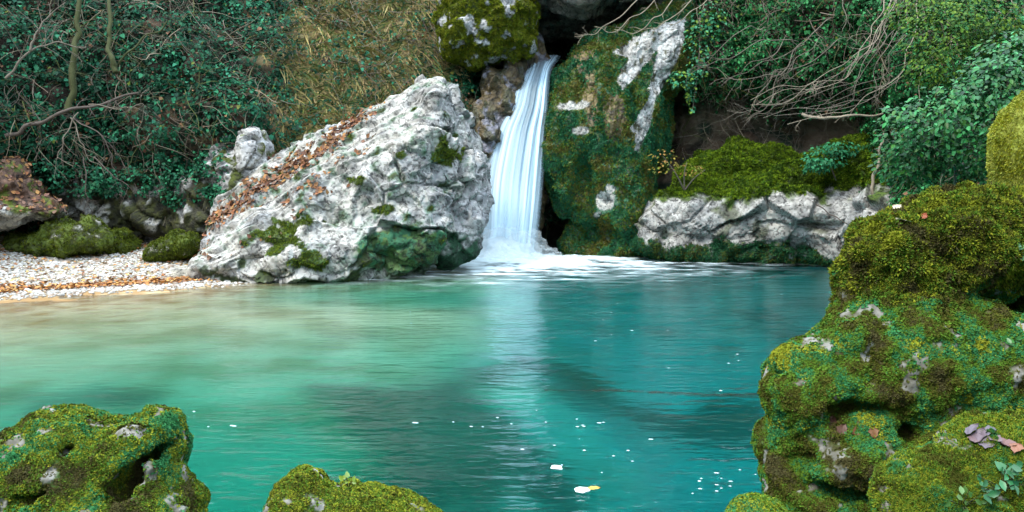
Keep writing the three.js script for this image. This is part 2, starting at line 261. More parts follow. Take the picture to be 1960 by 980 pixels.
const clump = (x, y, z) => 0.55 * fbm(x * 0.55, y * 0.55, z * 0.55, 2) + 0.32 * fbm(x * 1.7 + 9, y * 1.7, z * 1.7, 3);

const hillLeft = hill([-1900, -900, -350, -80, 150, 350, 520, 700, 860, 1010, 1130, 1260],
  [-620, -350, -160, -40, 70, 180, 290, 380, 450, 560],
  [[16, 22, 29, 33, 35, 36, 37, 38, 39, 40, 40, 40],
   [13, 18, 24, 27.5, 29, 30, 31, 32.5, 33.5, 34.5, 35, 35],
   [11, 15.5, 21, 25, 27, 28.2, 30, 33, 34, 34.5, 34.5, 34],
   [10, 14.3, 19.5, 23.4, 25.4, 26.4, 28, 30.6, 31.4, 33, 34, 34],
   [9.3, 13.5, 18.6, 22.2, 24.1, 24.9, 26.3, 28.5, 29.6, 32, 34, 34],
   [9, 13, 18, 21.4, 23.2, 23.8, 24.8, 26.8, 28.2, 31, 33.5, 34],
   [8.8, 12.8, 17.8, 21.1, 23, 23.4, 24.2, 25.6, 27.4, 30, 33, 34],
   [9, 13, 18.4, 22, 24, 24.4, 24.8, 25.6, 27.3, 30, 33, 34],
   [9, 13, 18.5, 22.2, 24.2, 24.6, 25, 25.8, 27.3, 30, 33, 34],
   [9, 13, 18.5, 22.2, 24.2, 24.6, 25, 25.8, 27.3, 30, 33, 34]], 330, 260, clump,
  (x, y, z) => { const dry = sst(-6.6, -5, x + 0.3 * y) * sst(1.2, 0, x) ; return mixc(earth(x, y, z), [0.2, 0.16, 0.065], 0.8 * dry * sst(-0.3, 0.3, fbm(x, y, z, 3) + 0.2)); });
const hillRight = hill([960, 1100, 1230, 1330, 1450, 1570, 1690, 1800, 1960, 2250, 2800, 3600],
  [-620, -350, -160, -40, 60, 140, 200, 260, 330, 400, 470, 640],
  [[40, 40, 39, 37, 36, 35, 33, 31, 28, 23, 16, 10],
   [35, 35, 34, 32, 31, 30, 28, 26, 23, 18.5, 12.5, 8],
   [33, 33, 31.5, 29.5, 28.3, 27.3, 26, 24, 21, 16, 10.6, 6.5],
   [33, 33, 31, 28.6, 27, 26.1, 25, 23, 19.5, 14.6, 9.6, 6],
   [33, 33, 31, 28.2, 26.6, 25.6, 24.4, 22, 18.3, 13.6, 9, 5.7],
   [33, 33, 31, 28.4, 26.8, 25.8, 24.4, 21.5, 17.4, 12.8, 8.6, 5.5],
   [33, 33, 31, 29.2, 28, 27.2, 25.2, 21.3, 16.9, 12.3, 8.3, 5.3],
   [33, 33, 31, 29.3, 28.4, 27.8, 25.6, 21.3, 16.4, 11.9, 8, 5.2],
   [32, 32, 30.5, 29, 28.2, 27.5, 25.4, 20.6, 15.3, 11.2, 7.6, 5],
   [31, 31, 29.5, 28, 27.4, 26.8, 24.6, 19.6, 14.2, 10.6, 7.3, 4.9],
   [31, 31, 29.5, 28, 27.4, 26.8, 24.6, 19.6, 14, 10.4, 7.2, 4.9],
   [31, 31, 29.5, 28, 27.4, 26.8, 24.6, 19.6, 14, 10.4, 7.2, 4.9]], 330, 260,
  (x, y, z) => clump(x, y, z) * (0.5 + 0.5 * sst(3.6, 5.4, y)),
  (x, y, z) => { const c = earth(x, y, z); return mixc(c, [0.17, 0.125, 0.085], 0.85 * sst(-0.35, 0.3, fbm(x * 0.9, y * 0.9, z * 0.9, 3)) * sst(5.6, 4.8, y)); });
const addedHillBack = (() => { // added unseen slope behind the viewer, blocking low sky light for more contrast
  const pos = [], ix = [], nx = 90, nz = 40; for (let j = 0; j <= nz; j++) for (let i = 0; i <= nx; i++) { const x = lerp(-42, 42, i / nx), t = j / nz, z = 7 + 22 * t - 6 * pow(x / 42, 2), y = -0.6 + 19 * pow(t, 0.8) + 1.6 * fbm(x * 0.3, t * 6, 3, 3); pos.push(x, y, z); } for (let j = 0; j < nz; j++) for (let i = 0; i < nx; i++) { const A = j * (nx + 1) + i, B = A + 1, C = A + nx + 1; ix.push(A, B, C, B, C + 1, C); } return finish(tri(pos, ix), (x, y, z) => mixc([0.02, 0.04, 0.018], [0.05, 0.04, 0.02], sst(-0.2, 0.3, fbm(x * 0.5, y * 0.5, z * 0.5, 3)))); })();
for (const [g, label] of [[addedHillBack, 'added unseen slope behind the viewer blocking low sky light'], [hillLeft, 'steep wooded slope of dark earth above the pebble beach'], [hillRight, 'steep ivy grown slope of brown earth above the grey ledge']]) {
  const m = new THREE.Mesh(g, soilMat); m.name = numbered('hillside'); tag(m, label, 'hillside', null, 'structure'); scene.add(m);
}

// ---------------------------------------------------------------- pool bed, beach and water
function shore(x, z) { return (x + 7.4) * 0.565 + (z + 20.8) * 0.826 + 0.5 * n3(x * 0.4, 3.3, z * 0.4); }
function bedY(x, z) {
  const s = shore(x, z) + 6 * sst(-7.8, -4.6, x) * sst(-14.5, -18.5, z), a = s > 0 ? 0.014 * s + 0.00055 * s * s * s + 0.03 * max(0, s - 10) ** 2 : 0, b = 2.9 * sst(-3.6, 3.2, x + 0.25 * (z + 20) * (z > -20 ? 0.15 : 1)) * sst(-40, -20, z * 0.1), up = s < 0 ? min(0.95, -s * 0.14 + 0.02 * s * s * 0.3) : 0;
  const d = max(a, b * (0.5 + 0.5 * sst(-1, 2, x))), lumps = 0.18 * fbm(x * 0.45, 1.7, z * 0.45, 3) * sst(0.1, 1.6, d);
  return min(3.4, d) * -1 + (d < 0.02 ? up : 0) + lumps + (x < -4 ? 0.02 * fbm(x * 2, 8.1, z * 2, 2) : 0) + 0.03;
}
{
  const nx = 300, nz = 220, x0 = -30, x1 = 16, z0 = -34, z1 = 4, pos = [], ix = [], uv = [];
  for (let j = 0; j <= nz; j++) for (let i = 0; i <= nx; i++) { const x = lerp(x0, x1, i / nx), z = lerp(z0, z1, j / nz); pos.push(x, bedY(x, z), z); }
  for (let j = 0; j < nz; j++) for (let i = 0; i < nx; i++) { const A = j * (nx + 1) + i, B = A + 1, D = A + nx + 1, E = D + 1; ix.push(A, D, B, B, D, E); }
  const g = finish(tri(pos, ix), (x, y, z) => {
    const s = shore(x, z), a = fbm(x * 0.8, 2.2, z * 0.8, 4), b = fbm(x * 2.6, 7.2, z * 2.6, 3);
    let c = mixc([0.44, 0.38, 0.235], [0.3, 0.25, 0.13], sst(-0.3, 0.5, a)); c = mixc(c, [0.5, 0.55, 0.55], 0.75 * sst(-1.5, 2.5, x + a)); // grey limestone gravel where the falls keep the bed swept
    c = mixc(c, [0.24, 0.13, 0.04], 0.85 * sst(-0.15, 0.4, b + 0.8 * exp(-pow((s - 1.2) / 2.6, 2)) - 0.42 + 0.04 * -(x + 9)) * sst(-0.4, 0.3, s) * sst(9, 4, s)); // drowned leaves
    c = mixc(c, [0.07, 0.08, 0.055], 0.8 * sst(0.0, 0.4, fbm(x * 0.42 + 3, 0.2, z * 0.42, 3)) * sst(8, 12, s)); // algae on sunken stones
    return c;
  });
  const m = new THREE.Mesh(g, new THREE.MeshStandardMaterial({ vertexColors: true, roughness: 1, bumpMap: rockBump, bumpScale: 0.03 })); m.name = 'pool_bed'; tag(m, 'pale sandy bed of the pool rising to the pebble beach', 'pool bed', null, 'structure'); scene.add(m);
}
{ // water body: rippled top, closed below the bed
  const rip = tex(1024, (u, v) => 0.55 * tfbm(u, v * 2.2, 10, 4, 21) + 0.45 * tfbm(u * 1, v * 3, 22, 4, 61));
  rip.repeat.set(1 / 7, 1 / 7);
  const nx = 260, nz = 260, x0 = -31, x1 = 17, z0 = -34.5, z1 = 4.5, pos = [], ix = [], uv = [];
  for (let j = 0; j <= nz; j++) for (let i = 0; i <= nx; i++) { const x = lerp(x0, x1, i / nx), z = lerp(z0, z1, j / nz), near = exp(-((x + 0.3) ** 2 + (z + 26) ** 2) / 30); pos.push(x, 0.012 * fbm(x * 0.5, 4, z * 1.1, 2) + 0.05 * near * fbm(x * 1.3, 2, z * 1.8, 3), z); uv.push(x, z); }
  for (let j = 0; j < nz; j++) for (let i = 0; i < nx; i++) { const A = j * (nx + 1) + i, B = A + 1, D = A + nx + 1, E = D + 1; ix.push(A, D, B, B, D, E); }
  const top = (i, j) => j * (nx + 1) + i, n = pos.length / 3; pos.push(x0, -6, z0, x1, -6, z0, x0, -6, z1, x1, -6, z1); uv.push(0, 0, 0, 0, 0, 0, 0, 0);
  for (let i = 0; i < nx; i++) { ix.push(top(i, 0), top(i + 1, 0), n); ix.push(top(i + 1, nz), top(i, nz), n + 3); }
  ix.push(top(nx, 0), n + 1, n); ix.push(top(0, nz), n + 2, n + 3);
  for (let j = 0; j < nz; j++) { ix.push(top(0, j + 1), top(0, j), n + 2); ix.push(top(nx, j), top(nx, j + 1), n + 1); }
  ix.push(top(0, 0), n, n + 2); ix.push(top(nx, nz), n + 3, n + 1); ix.push(n, n + 1, n + 2, n + 1, n + 3, n + 2);
  const g = tri(pos, ix); g.setAttribute('uv', new THREE.Float32BufferAttribute(uv, 2));
  const m = new THREE.Mesh(g, new THREE.MeshPhysicalMaterial({ color: 0xffffff, roughness: 0.14, transmission: 1, thickness: 2, ior: 1.33, attenuationColor: new THREE.Color().setRGB(0.43, 0.86, 0.865), attenuationDistance: 1, bumpMap: rip, bumpScale: 0.04 }));
  m.name = 'water'; tag(m, 'clear turquoise pool below the waterfall', 'water', null, 'structure'); scene.add(m);
}

// @@ROCKS
// ---------------------------------------------------------------- rocks
function rock(name, label, category, adds, subs, o) {
  const f = field(adds, subs, o.k ?? 0.3, o.ks ?? 0.15), [lo, hi] = bounds(adds, (o.amp ?? 0.2) + (o.cell * 2)); if (o.floor !== undefined) lo[1] = max(lo[1], o.floor);
  const geo = finish(nets(f, o.disp, o.amp ?? 0.2, lo, hi, o.cell), o.color), b = baseOf(geo), t = thing(name, b, label, category, o.group);
  const smp = sampler(geo, o.seed ?? 1); // world-space samples, taken before the mesh moves to its group
  const full = (x, y, z) => f(x, y, z) - o.disp(x, y, z), pos = geo.clone(); part('stone', geo, o.mat ?? rockMat, t);
  return { t, f: full, smp: sampler(pos, o.seed ?? 1) };
}
const limeColor = (x, y, z, k = 1) => { const a = fbm(x * 0.8, y * 0.8, z * 0.8, 4), b = fbm(x * 3.2 + 7, y * 3.2, z * 3.2, 3); let c = mixc(lime, limeGrey, sst(-0.1, 0.55, a)); c = mixc(c, [0.17, 0.17, 0.16], 0.6 * sst(0.22, 0.5, b)); return mixc(c, [0.55, 0.54, 0.5], 0.6 * sst(0.1, 0.5, -b)); };

// the big tilted boulder beside the falls
const bA = (px, py, D) => at(px, py, D);
const boulderPlanes = planes([
  [bA(430, 462, 20.3), bA(790, 222, 21.2), bA(600, 262, 22.6)],   // broad tilted slab facing up and left
  [bA(430, 462, 20.2), bA(800, 215, 21.2), bA(640, 530, 20.2)],   // front face
  [bA(800, 215, 21.0), bA(925, 300, 22.6), bA(850, 420, 21.0)],   // right shoulder
  [bA(935, 285, 22.5), bA(830, 470, 21.4), bA(930, 285, 25)],     // right flank
  [bA(860, 415, 20.4), bA(725, 440, 20.0), bA(735, 530, 20.9)],   // undercut by the water
  [bA(842, 148, 22.5), bA(928, 292, 22.5), bA(838, 148, 25)],     // top right corner
  [bA(838, 145, 22.6), bA(600, 262, 23.0), bA(700, 240, 25)],     // back edge of the slab
  [bA(375, 490, 20.8), bA(380, 540, 20.8), bA(420, 480, 23)],     // left foot
  [bA(500, 300, 25), bA(900, 300, 25), bA(600, 500, 25)],
], at(700, 400, 22), 0.35, at(340, 560, 25.5), at(960, 120, 19.6));
boulderPlanes.lo[2] = -25.6; boulderPlanes.hi[2] = -19.2; boulderPlanes.lo[1] = -1.2; boulderPlanes.lo[0] = -9.2; boulderPlanes.hi[0] = -0.2; boulderPlanes.hi[1] = 6;
const dirS = [0.72, 0.58, -0.37]; // strike of the strata on the slab
function strata(x, y, z) { const u = x * dirS[0] + y * dirS[1] + z * dirS[2], v = -x * dirS[1] + y * dirS[0], w = z; return fbm(u * 0.5, v * 2.6, w * 2.6, 4); }
const slabN = (() => { const a = at(430, 462, 20.3), b = at(790, 222, 21.2), c = at(600, 262, 22.6), u = b.map((v, i) => v - a[i]), w = c.map((v, i) => v - a[i]), n = [u[1] * w[2] - u[2] * w[1], u[2] * w[0] - u[0] * w[2], u[0] * w[1] - u[1] * w[0]], l = hypot(...n) * Math.sign(n[1]); return [n[0] / l, n[1] / l, n[2] / l, (n[0] * a[0] + n[1] * a[1] + n[2] * a[2]) / l]; })();
const slabSide = (x, y, z) => sst(-0.5, -0.12, x * slabN[0] + y * slabN[1] + z * slabN[2] - slabN[3]);
// beds of the limestone crop out as long low steps running up the slab
function steps(x, y, z) { const u = x * 0.8 + y * 0.55, v = z * 1.5 + 0.55 * fbm(x * 0.6, y * 0.6, z * 0.6, 3) + 0.1 * fbm(u * 0.7, z * 3, 2, 2), t = v * 1.7, q = t - floor(t), t2 = v * 5.3 + 0.3 * n3(u * 1.5, z * 2, 1), q2 = t2 - floor(t2); return 0.16 * (q < 0.85 ? q / 0.85 : (1 - q) / 0.15) * (0.4 + 0.6 * sst(-0.3, 0.3, n3(u * 0.6, v * 2, 7))) + 0.05 * (q2 < 0.8 ? q2 / 0.8 : (1 - q2) / 0.2) - 0.1; }
const boulderMossSpots = [[540, 450, 20.2, 70, 55], [600, 500, 20.2, 50, 30], [690, 345, 21, 30, 18], [860, 290, 21.5, 40, 45], [770, 300, 21.4, 26, 14], [740, 400, 20.8, 40, 16], [590, 425, 20.6, 45, 10]].map(([px, py, D, rx, ry]) => [...at(px, py, D), rx * D / F, ry * D / F]);
const spot = (list, x, y, z) => { let m = 0; for (const [a, b, c, rx, ry] of list) m = max(m, 1 - hypot((x - a) / rx, (y - b) / ry, (z - c) / 2.2)); return m; };
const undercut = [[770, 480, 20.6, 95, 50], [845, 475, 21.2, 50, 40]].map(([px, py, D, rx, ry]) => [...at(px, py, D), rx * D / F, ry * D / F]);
const boulder = rock('limestone_boulder', 'huge pale limestone boulder with a tilted leaf strewn slab beside the waterfall', 'boulder',
  [boulderPlanes, ell(730, 360, 21.6, 110, 70, 0.9, 20), ell(590, 490, 20.6, 120, 45, 0.9), ell(450, 500, 20.7, 80, 35, 0.8, 15)], [ell(790, 500, 20.0, 85, 46, 0.7, 10), ell(850, 300, 20.9, 38, 40, 0.5)], {
  cell: 0.035, amp: 0.5, k: 0.4, ks: 0.15, seed: 3,
  disp: (x, y, z) => { const on = slabSide(x, y, z); return 0.2 * fbm(x * 0.9, y * 0.9, z * 0.9, 3) + lerp(0.42 * crag(x, y, z, 0.7) + 0.02 * ridged(x * 3.4, y * 3.4, z * 3.4, 3), 0.04 * crag(x, y, z, 1.4) + 0.6 * steps(x, y, z), on) - 0.03; },
  color: (x, y, z, nx, ny, nz) => {
    let c = limeColor(x, y, z); const st = slabSide(x, y, z) * (steps(x, y, z) < -0.02 ? 0.5 : 0), lichen = sst(0.0, 0.35, fbm(x * 0.8 + 31, y * 0.8, z * 0.8, 4) + 0.12);
    c = mixc(c, [0.27, 0.285, 0.3], 0.5 * lichen * (1 - slabSide(x, y, z)));
    c = mixc(c, [0.2, 0.17, 0.13], 0.4 * sst(0.28, 0.5, st));
    const g = fbm(x * 2.4, y * 2.4 + 30, z * 2.4, 4), m = spot(boulderMossSpots, x, y, z);
    c = mixc(c, g > 0.1 ? [0.085, 0.12, 0.015] : [0.05, 0.075, 0.014], sst(0.3, 0.42, m * 0.9 + g * 0.5));
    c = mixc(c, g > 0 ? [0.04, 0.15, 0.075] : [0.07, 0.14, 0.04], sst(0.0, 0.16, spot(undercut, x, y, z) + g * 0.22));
    c = mixc(c, [0.045, 0.065, 0.02], sst(0.3, 0.42, g * 0.7 + 0.5 * exp(-max(0, y) * 3.2)));
    return c;
  } });
const boulderFoot = rock('limestone_boulder', 'grey white lower block wedged between the big boulder and the waterfall foot', 'boulder',
  [ell(885, 420, 22.6, 46, 85, 0.9, -18), ell(855, 470, 22.4, 40, 40, 0.8), ell(905, 350, 22.9, 30, 60, 0.8, -8)], [], {
  cell: 0.045, amp: 0.3, k: 0.3, seed: 4, disp: (x, y, z) => 0.1 * fbm(x * 1.2, y * 1.2, z * 1.2, 3) + 0.4 * crag(x, y, z, 1.5),
  color: (x, y, z) => { const g = fbm(x * 2.4, y * 2.4 + 30, z * 2.4, 4); let c = mixc(limeColor(x, y, z), [0.25, 0.27, 0.31], 0.4); return mixc(c, [0.02, 0.085, 0.04], sst(0.05, 0.3, 0.9 - y * 0.75 + g * 0.5)); } });

// tufa cliff right of the falls
const tufaAdds = [ell(1170, 235, 28.6, 108, 170, 2.2), ell(1245, 110, 28.8, 78, 82, 1.9, -12), ell(1155, 150, 28.6, 70, 62, 1.7, 25), ell(1185, 400, 28.1, 62, 110, 1.7), ell(1090, 300, 27.9, 50, 110, 1.0, 4), ell(1092, 275, 28.4, 46, 130, 1.4, 3), ell(1185, 440, 28.4, 80, 70, 1.4), ell(1165, 470, 28.6, 90, 40, 1.2), ell(1300, 50, 28.8, 40, 60, 1.2)];
const tufaSubs = [ell(1100, 455, 26.8, 95, 46, 1.6), ell(1118, 345, 26.7, 22, 55, 0.75, -12), ell(1140, 385, 26.5, 45, 26, 0.6)];
const white = [[1325, 20], [1318, 70], [1285, 150], [1256, 190], [1246, 240], [1222, 292], [1212, 288], [1214, 255], [1202, 246], [1226, 212], [1243, 176], [1240, 170], [1262, 90], [1225, 140], [1190, 175], [1180, 150], [1205, 108], [1172, 98], [1215, 66], [1285, 32]].map(([a, b]) => { const p = at(a, b, 26.6); return [p[0], p[1]]; });
const knobs = [[1160, 385, 26.6, 18, 20], [1168, 360, 26.6, 10, 9], [1147, 412, 26.6, 7, 8], [1098, 200, 26.7, 34, 9], [1112, 250, 26.7, 16, 8]].map(([px, py, D, rx, ry]) => [...at(px, py, D), rx * D / F * 1.5, ry * D / F * 1.5]);
const tan = [[1118, 105, 27.2, 26, 14], [1112, 130, 27.1, 12, 12], [1130, 150, 27, 14, 12], [1175, 225, 26.5, 26, 60], [1130, 190, 26.8, 18, 70]].map(([px, py, D, rx, ry]) => [...at(px, py, D), rx * D / F, ry * D / F]);
const tufa = rock('tufa_cliff', 'bulging tufa cliff covered in dripping green moss beside the waterfall', 'cliff', tufaAdds, tufaSubs, {
  cell: 0.05, amp: 0.45, k: 0.55, ks: 0.3, seed: 5, mat: wetMat,
  disp: (x, y, z) => 0.24 * fbm(x * 0.9, y * 0.55, z * 0.9, 3) + 0.13 * fbm(x * 3.2, y * 0.7, z * 3.2, 3) + 0.25 * crag(x * 1.3, y * 0.8, z, 1.5),
  color: (x, y, z) => {
    const g = fbm(x * 1.5, y * 1.1, z * 1.5, 4), h = fbm(x * 4, y * 2.2, z * 4 + 20, 3);
    let c = mixc([0.025, 0.11, 0.05], [0.085, 0.13, 0.02], sst(-0.25, 0.35, g + 0.12 * (y - 4))); c = mixc(c, [0.24, 0.17, 0.08], 0.85 * sst(0.05, 0.35, spot(tan, x, y, z) + h * 0.35));
    c = mixc(c, [0.03, 0.028, 0.02], 0.6 * sst(0.25, 0.5, h));
    if (inside(white, x + 0.07 * h, y + 0.07 * g) && h < 0.42) c = mixc([0.6, 0.6, 0.58], [0.42, 0.42, 0.4], sst(-0.2, 0.3, h));
    return mixc(c, [0.5, 0.5, 0.47], sst(0.32, 0.4, spot(knobs, x, y, z) + h * 0.18));
  } });

// dark rock roof of the cave the stream leaves
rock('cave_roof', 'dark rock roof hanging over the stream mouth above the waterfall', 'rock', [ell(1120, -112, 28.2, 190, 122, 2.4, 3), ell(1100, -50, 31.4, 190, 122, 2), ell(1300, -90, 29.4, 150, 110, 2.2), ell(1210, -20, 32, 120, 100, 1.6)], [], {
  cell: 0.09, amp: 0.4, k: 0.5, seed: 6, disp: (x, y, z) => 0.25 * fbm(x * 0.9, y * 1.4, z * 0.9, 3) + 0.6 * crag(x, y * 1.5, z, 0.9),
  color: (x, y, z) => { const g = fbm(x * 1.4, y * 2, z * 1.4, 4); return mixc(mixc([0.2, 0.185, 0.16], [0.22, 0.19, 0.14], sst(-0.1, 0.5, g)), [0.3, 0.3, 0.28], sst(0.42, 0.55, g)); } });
// mossy knob upper left of the falls, and the brown rib below it
const knob = rock('mossy_rock', 'yellow green moss covered rock knob above the top of the waterfall', 'rock', [ell(935, 20, 28.0, 88, 95, 1.5, -6), ell(900, 60, 28.2, 60, 60, 1.3), ell(985, 60, 27.9, 34, 60, 0.9)], [], {
  cell: 0.055, amp: 0.35, k: 0.4, seed: 7, disp: (x, y, z) => 0.2 * fbm(x * 1.1, y * 1.1, z * 1.1, 3) + 0.5 * crag(x, y, z, 1.3),
  color: (x, y, z) => { const g = fbm(x * 1.6, y * 1.6, z * 1.6, 4), h = fbm(x * 2.3 + 60, y * 2.3, z * 2.3, 4); return mixc(mixc([0.13, 0.15, 0.012], [0.05, 0.075, 0.012], sst(-0.2, 0.4, g)), [0.42, 0.43, 0.44], sst(0.28, 0.4, h)); } });
const rib = rock('limestone_rock', 'brown stained rock rib running down the edge of the waterfall', 'rock', [ell(985, 145, 28.4, 24, 45, 0.8, 10), ell(960, 200, 28.2, 30, 75, 0.9, 16), ell(935, 265, 27.9, 28, 70, 0.9, 12), ell(1010, 200, 29.4, 60, 190, 1.0, 8), ell(975, 350, 29.0, 70, 160, 1.2)], [], {
  cell: 0.05, amp: 0.3, k: 0.3, seed: 8, mat: wetMat, disp: (x, y, z) => 0.12 * fbm(x * 1.3, y * 1.1, z * 1.3, 3) + 0.4 * crag(x * 1.3, y * 0.7, z, 1.4),
  color: (x, y, z) => { const g = fbm(x * 2, y * 1.2, z * 2, 4), h = fbm(x * 2.9 + 60, y * 2.4, z * 2.9, 3); let c = mixc([0.12, 0.085, 0.035], [0.05, 0.05, 0.02], sst(-0.2, 0.3, g)); c = mixc(c, [0.2, 0.2, 0.24], sst(0.25, 0.4, h)); return c; } });

// ledge to the right of the falls
const ledge = rock('limestone_ledge', 'long pale limestone ledge at the waterline with thick moss on top', 'rock ledge',
  [ell(1310, 425, 26.5, 85, 62, 1.3, 12), ell(1280, 470, 26.2, 70, 28, 0.9), ell(1420, 410, 26.7, 100, 75, 1.5), ell(1430, 330, 27.3, 95, 58, 1.4), ell(1365, 355, 27.4, 70, 36, 1.2), ell(1530, 420, 26.0, 120, 66, 1.6, -4), ell(1630, 430, 25.2, 110, 62, 1.5, 4), ell(1740, 425, 23.6, 110, 75, 1.6), ell(1540, 355, 26.8, 110, 48, 1.4), ell(1650, 330, 26, 110, 55, 1.6), ell(1460, 480, 26.2, 230, 24, 1.1), ell(1640, 478, 25, 90, 28, 1.0)], [ell(1380, 470, 25.0, 60, 26, 0.5), ell(1480, 478, 24.7, 80, 24, 0.45)], {
  cell: 0.05, amp: 0.4, k: 0.35, ks: 0.2, seed: 9, disp: (x, y, z) => 0.14 * fbm(x * 0.9, y * 1.1, z * 0.9, 3) + 0.42 * crag(x * 0.8 + y * 0.5, y * 0.9 - x * 0.4, z, 0.65) + 0.02 * ridged(x * 2.4, y * 2.4, z * 2.4, 3) + (y > 2 ? 0.16 * fbm(x * 2.2, y * 2.2, z * 2.2, 3) * sst(2, 2.4, y) : 0),
  color: (x, y, z) => {
    const g = fbm(x * 1.4, y * 1.4 + 11, z * 1.4, 4), h = fbm(x * 3.6, y * 3.6, z * 3.6, 3), line = 2.05 + 0.4 * fbm(x * 0.8, 3, z * 0.8, 3) - 0.35 * max(0, fbm(x * 2.3, 7, z * 2.3, 3)) + (x > 9 ? 0.25 : 0) - 0.0 * x;
    let c = limeColor(x, y, z); c = mixc(c, [0.28, 0.28, 0.265], 0.55); c = mixc(c, [0.09, 0.1, 0.06], 0.85 * sst(0.05, 0.3, g - 0.1 * abs(x - 7.0) + 0.05));
    c = mixc(c, mixc([0.07, 0.12, 0.008], [0.04, 0.065, 0.008], sst(-0.2, 0.3, h)), sst(-0.12, 0.08, y - line + g * 0.35));
    return mixc(c, mixc([0.018, 0.075, 0.035], [0.05, 0.07, 0.018], sst(0, 0.3, h)), sst(-0.15, 0.15, 0.62 - y + g * 0.5 - (x > 8.6 ? 0.25 : 0)));
  } });

// rocks along the beach
const rockLabels = [];
const litterRock = rock('limestone_rock', 'leaf covered pale rock jutting over the dark hollow at the beach end', 'rock', [ell(20, 400, 21.6, 95, 26, 1.3, -2), ell(-60, 365, 21.8, 130, 60, 1.5), ell(-5, 372, 22.2, 85, 32, 1.1, -22)], [], {
  cell: 0.05, amp: 0.3, k: 0.25, seed: 10, disp: (x, y, z) => 0.12 * fbm(x * 1.2, y * 1.2, z * 1.2, 3) + 0.5 * crag(x, y, z, 1.4),
  color: (x, y, z, nx, ny) => { const g = fbm(x * 2, y * 2, z * 2, 4); let c = limeColor(x, y, z); return mixc(c, g > 0.15 ? [0.11, 0.14, 0.015] : [0.13, 0.07, 0.045], sst(-0.1, 0.05, y - 2.0 + 0.55 * (x + 13.2) * 0.6 + g * 0.3)); } });
const outcrop = rock('limestone_rock', 'upright grey white rock outcrop at the foot of the ivy slope', 'rock', [ell(480, 318, 23.3, 28, 66, 0.9, -10), ell(462, 365, 23.2, 42, 55, 0.8, -20), ell(440, 330, 23.6, 40, 60, 0.8)], [], {
  cell: 0.05, amp: 0.3, k: 0.3, seed: 11, disp: (x, y, z) => 0.12 * fbm(x * 1.2, y * 1.2, z * 1.2, 3) + 0.5 * crag(x, y, z, 0.9), color: (x, y, z) => { const g = fbm(x * 2, y * 2, z * 2 + 5, 4); return mixc(mixc(limeColor(x, y, z), [0.33, 0.34, 0.36], 0.4), mossOlive, sst(0.25, 0.4, g + 0.2 * sst(2.6, 3.4, y) * 0)); } });
const wallRock = rock('limestone_rock', 'broad low rock face with moss and bare pale patches behind the beach', 'rock', [ell(385, 395, 23.6, 70, 62, 1.0, 8), ell(300, 400, 23.8, 70, 70, 1.0), ell(230, 395, 23.9, 60, 50, 0.9), ell(160, 390, 23.8, 60, 50, 0.9), ell(420, 420, 23.3, 50, 40, 0.8)], [ell(255, 455, 22.9, 26, 40, 0.9), ell(300, 462, 22.9, 32, 20, 0.7)], {
  cell: 0.055, amp: 0.3, k: 0.3, seed: 12, disp: (x, y, z) => 0.15 * fbm(x * 1.2, y * 1.2, z * 1.2, 3) + 0.5 * crag(x, y, z, 0.8),
  color: (x, y, z) => { const g = fbm(x * 1.1, y * 1.1, z * 1.1 + 9, 4), h = fbm(x * 4, y * 4, z * 4, 3); return mixc(mixc(limeColor(x, y, z), [0.36, 0.35, 0.32], 0.4), mixc([0.055, 0.06, 0.012], [0.03, 0.03, 0.016], sst(-0.2, 0.3, h)), sst(-0.12, 0.02, g + 0.1 + h * 0.15 - 0.3 * sst(-9.2, -8.4, x))); } });
const mossLow = [[[ell(140, 460, 21.9, 75, 36, 0.9, 6), ell(80, 475, 22.2, 70, 28, 0.8)], 'low dark green mossy rock at the back of the pebbles under the jutting rock', 13], [[ell(215, 470, 22.6, 45, 30, 0.7)], 'small round mossy stone at the mouth of the dark hollow', 14], [[ell(335, 478, 22.3, 55, 24, 0.8, 14)], 'low bright mossy mound between the beach and the big boulder', 15]].map(([adds, label, seed]) => rock('mossy_rock', label, 'rock', adds, [], {
  cell: 0.05, amp: 0.2, k: 0.25, seed, disp: (x, y, z) => 0.14 * fbm(x * 1.4, y * 1.4, z * 1.4, 3) + 0.5 * crag(x, y, z, 1.8), mat: mossMat, color: (x, y, z) => { const g = fbm(x * 2, y * 2, z * 2 + 5, 4); return mixc(mixc([0.07, 0.1, 0.012], [0.03, 0.035, 0.01], sst(-0.2, 0.3, g)), [0.3, 0.29, 0.26], sst(0.42, 0.5, g)); } }));
const slab = rock('limestone_slab', 'flat pale slab lying at the water edge below the big boulder', 'rock', [ell(380, 524, 20.9, 60, 15, 0.6, 3), ell(350, 527, 20.9, 40, 10, 0.5)], [], {
  cell: 0.035, amp: 0.15, k: 0.2, seed: 16, disp: (x, y, z) => 0.05 * fbm(x * 1.6, y * 1.6, z * 1.6, 3), color: (x, y, z) => mixc([0.55, 0.53, 0.47], [0.4, 0.37, 0.3], sst(-0.2, 0.4, fbm(x * 2, y * 2, z * 2, 3))) });

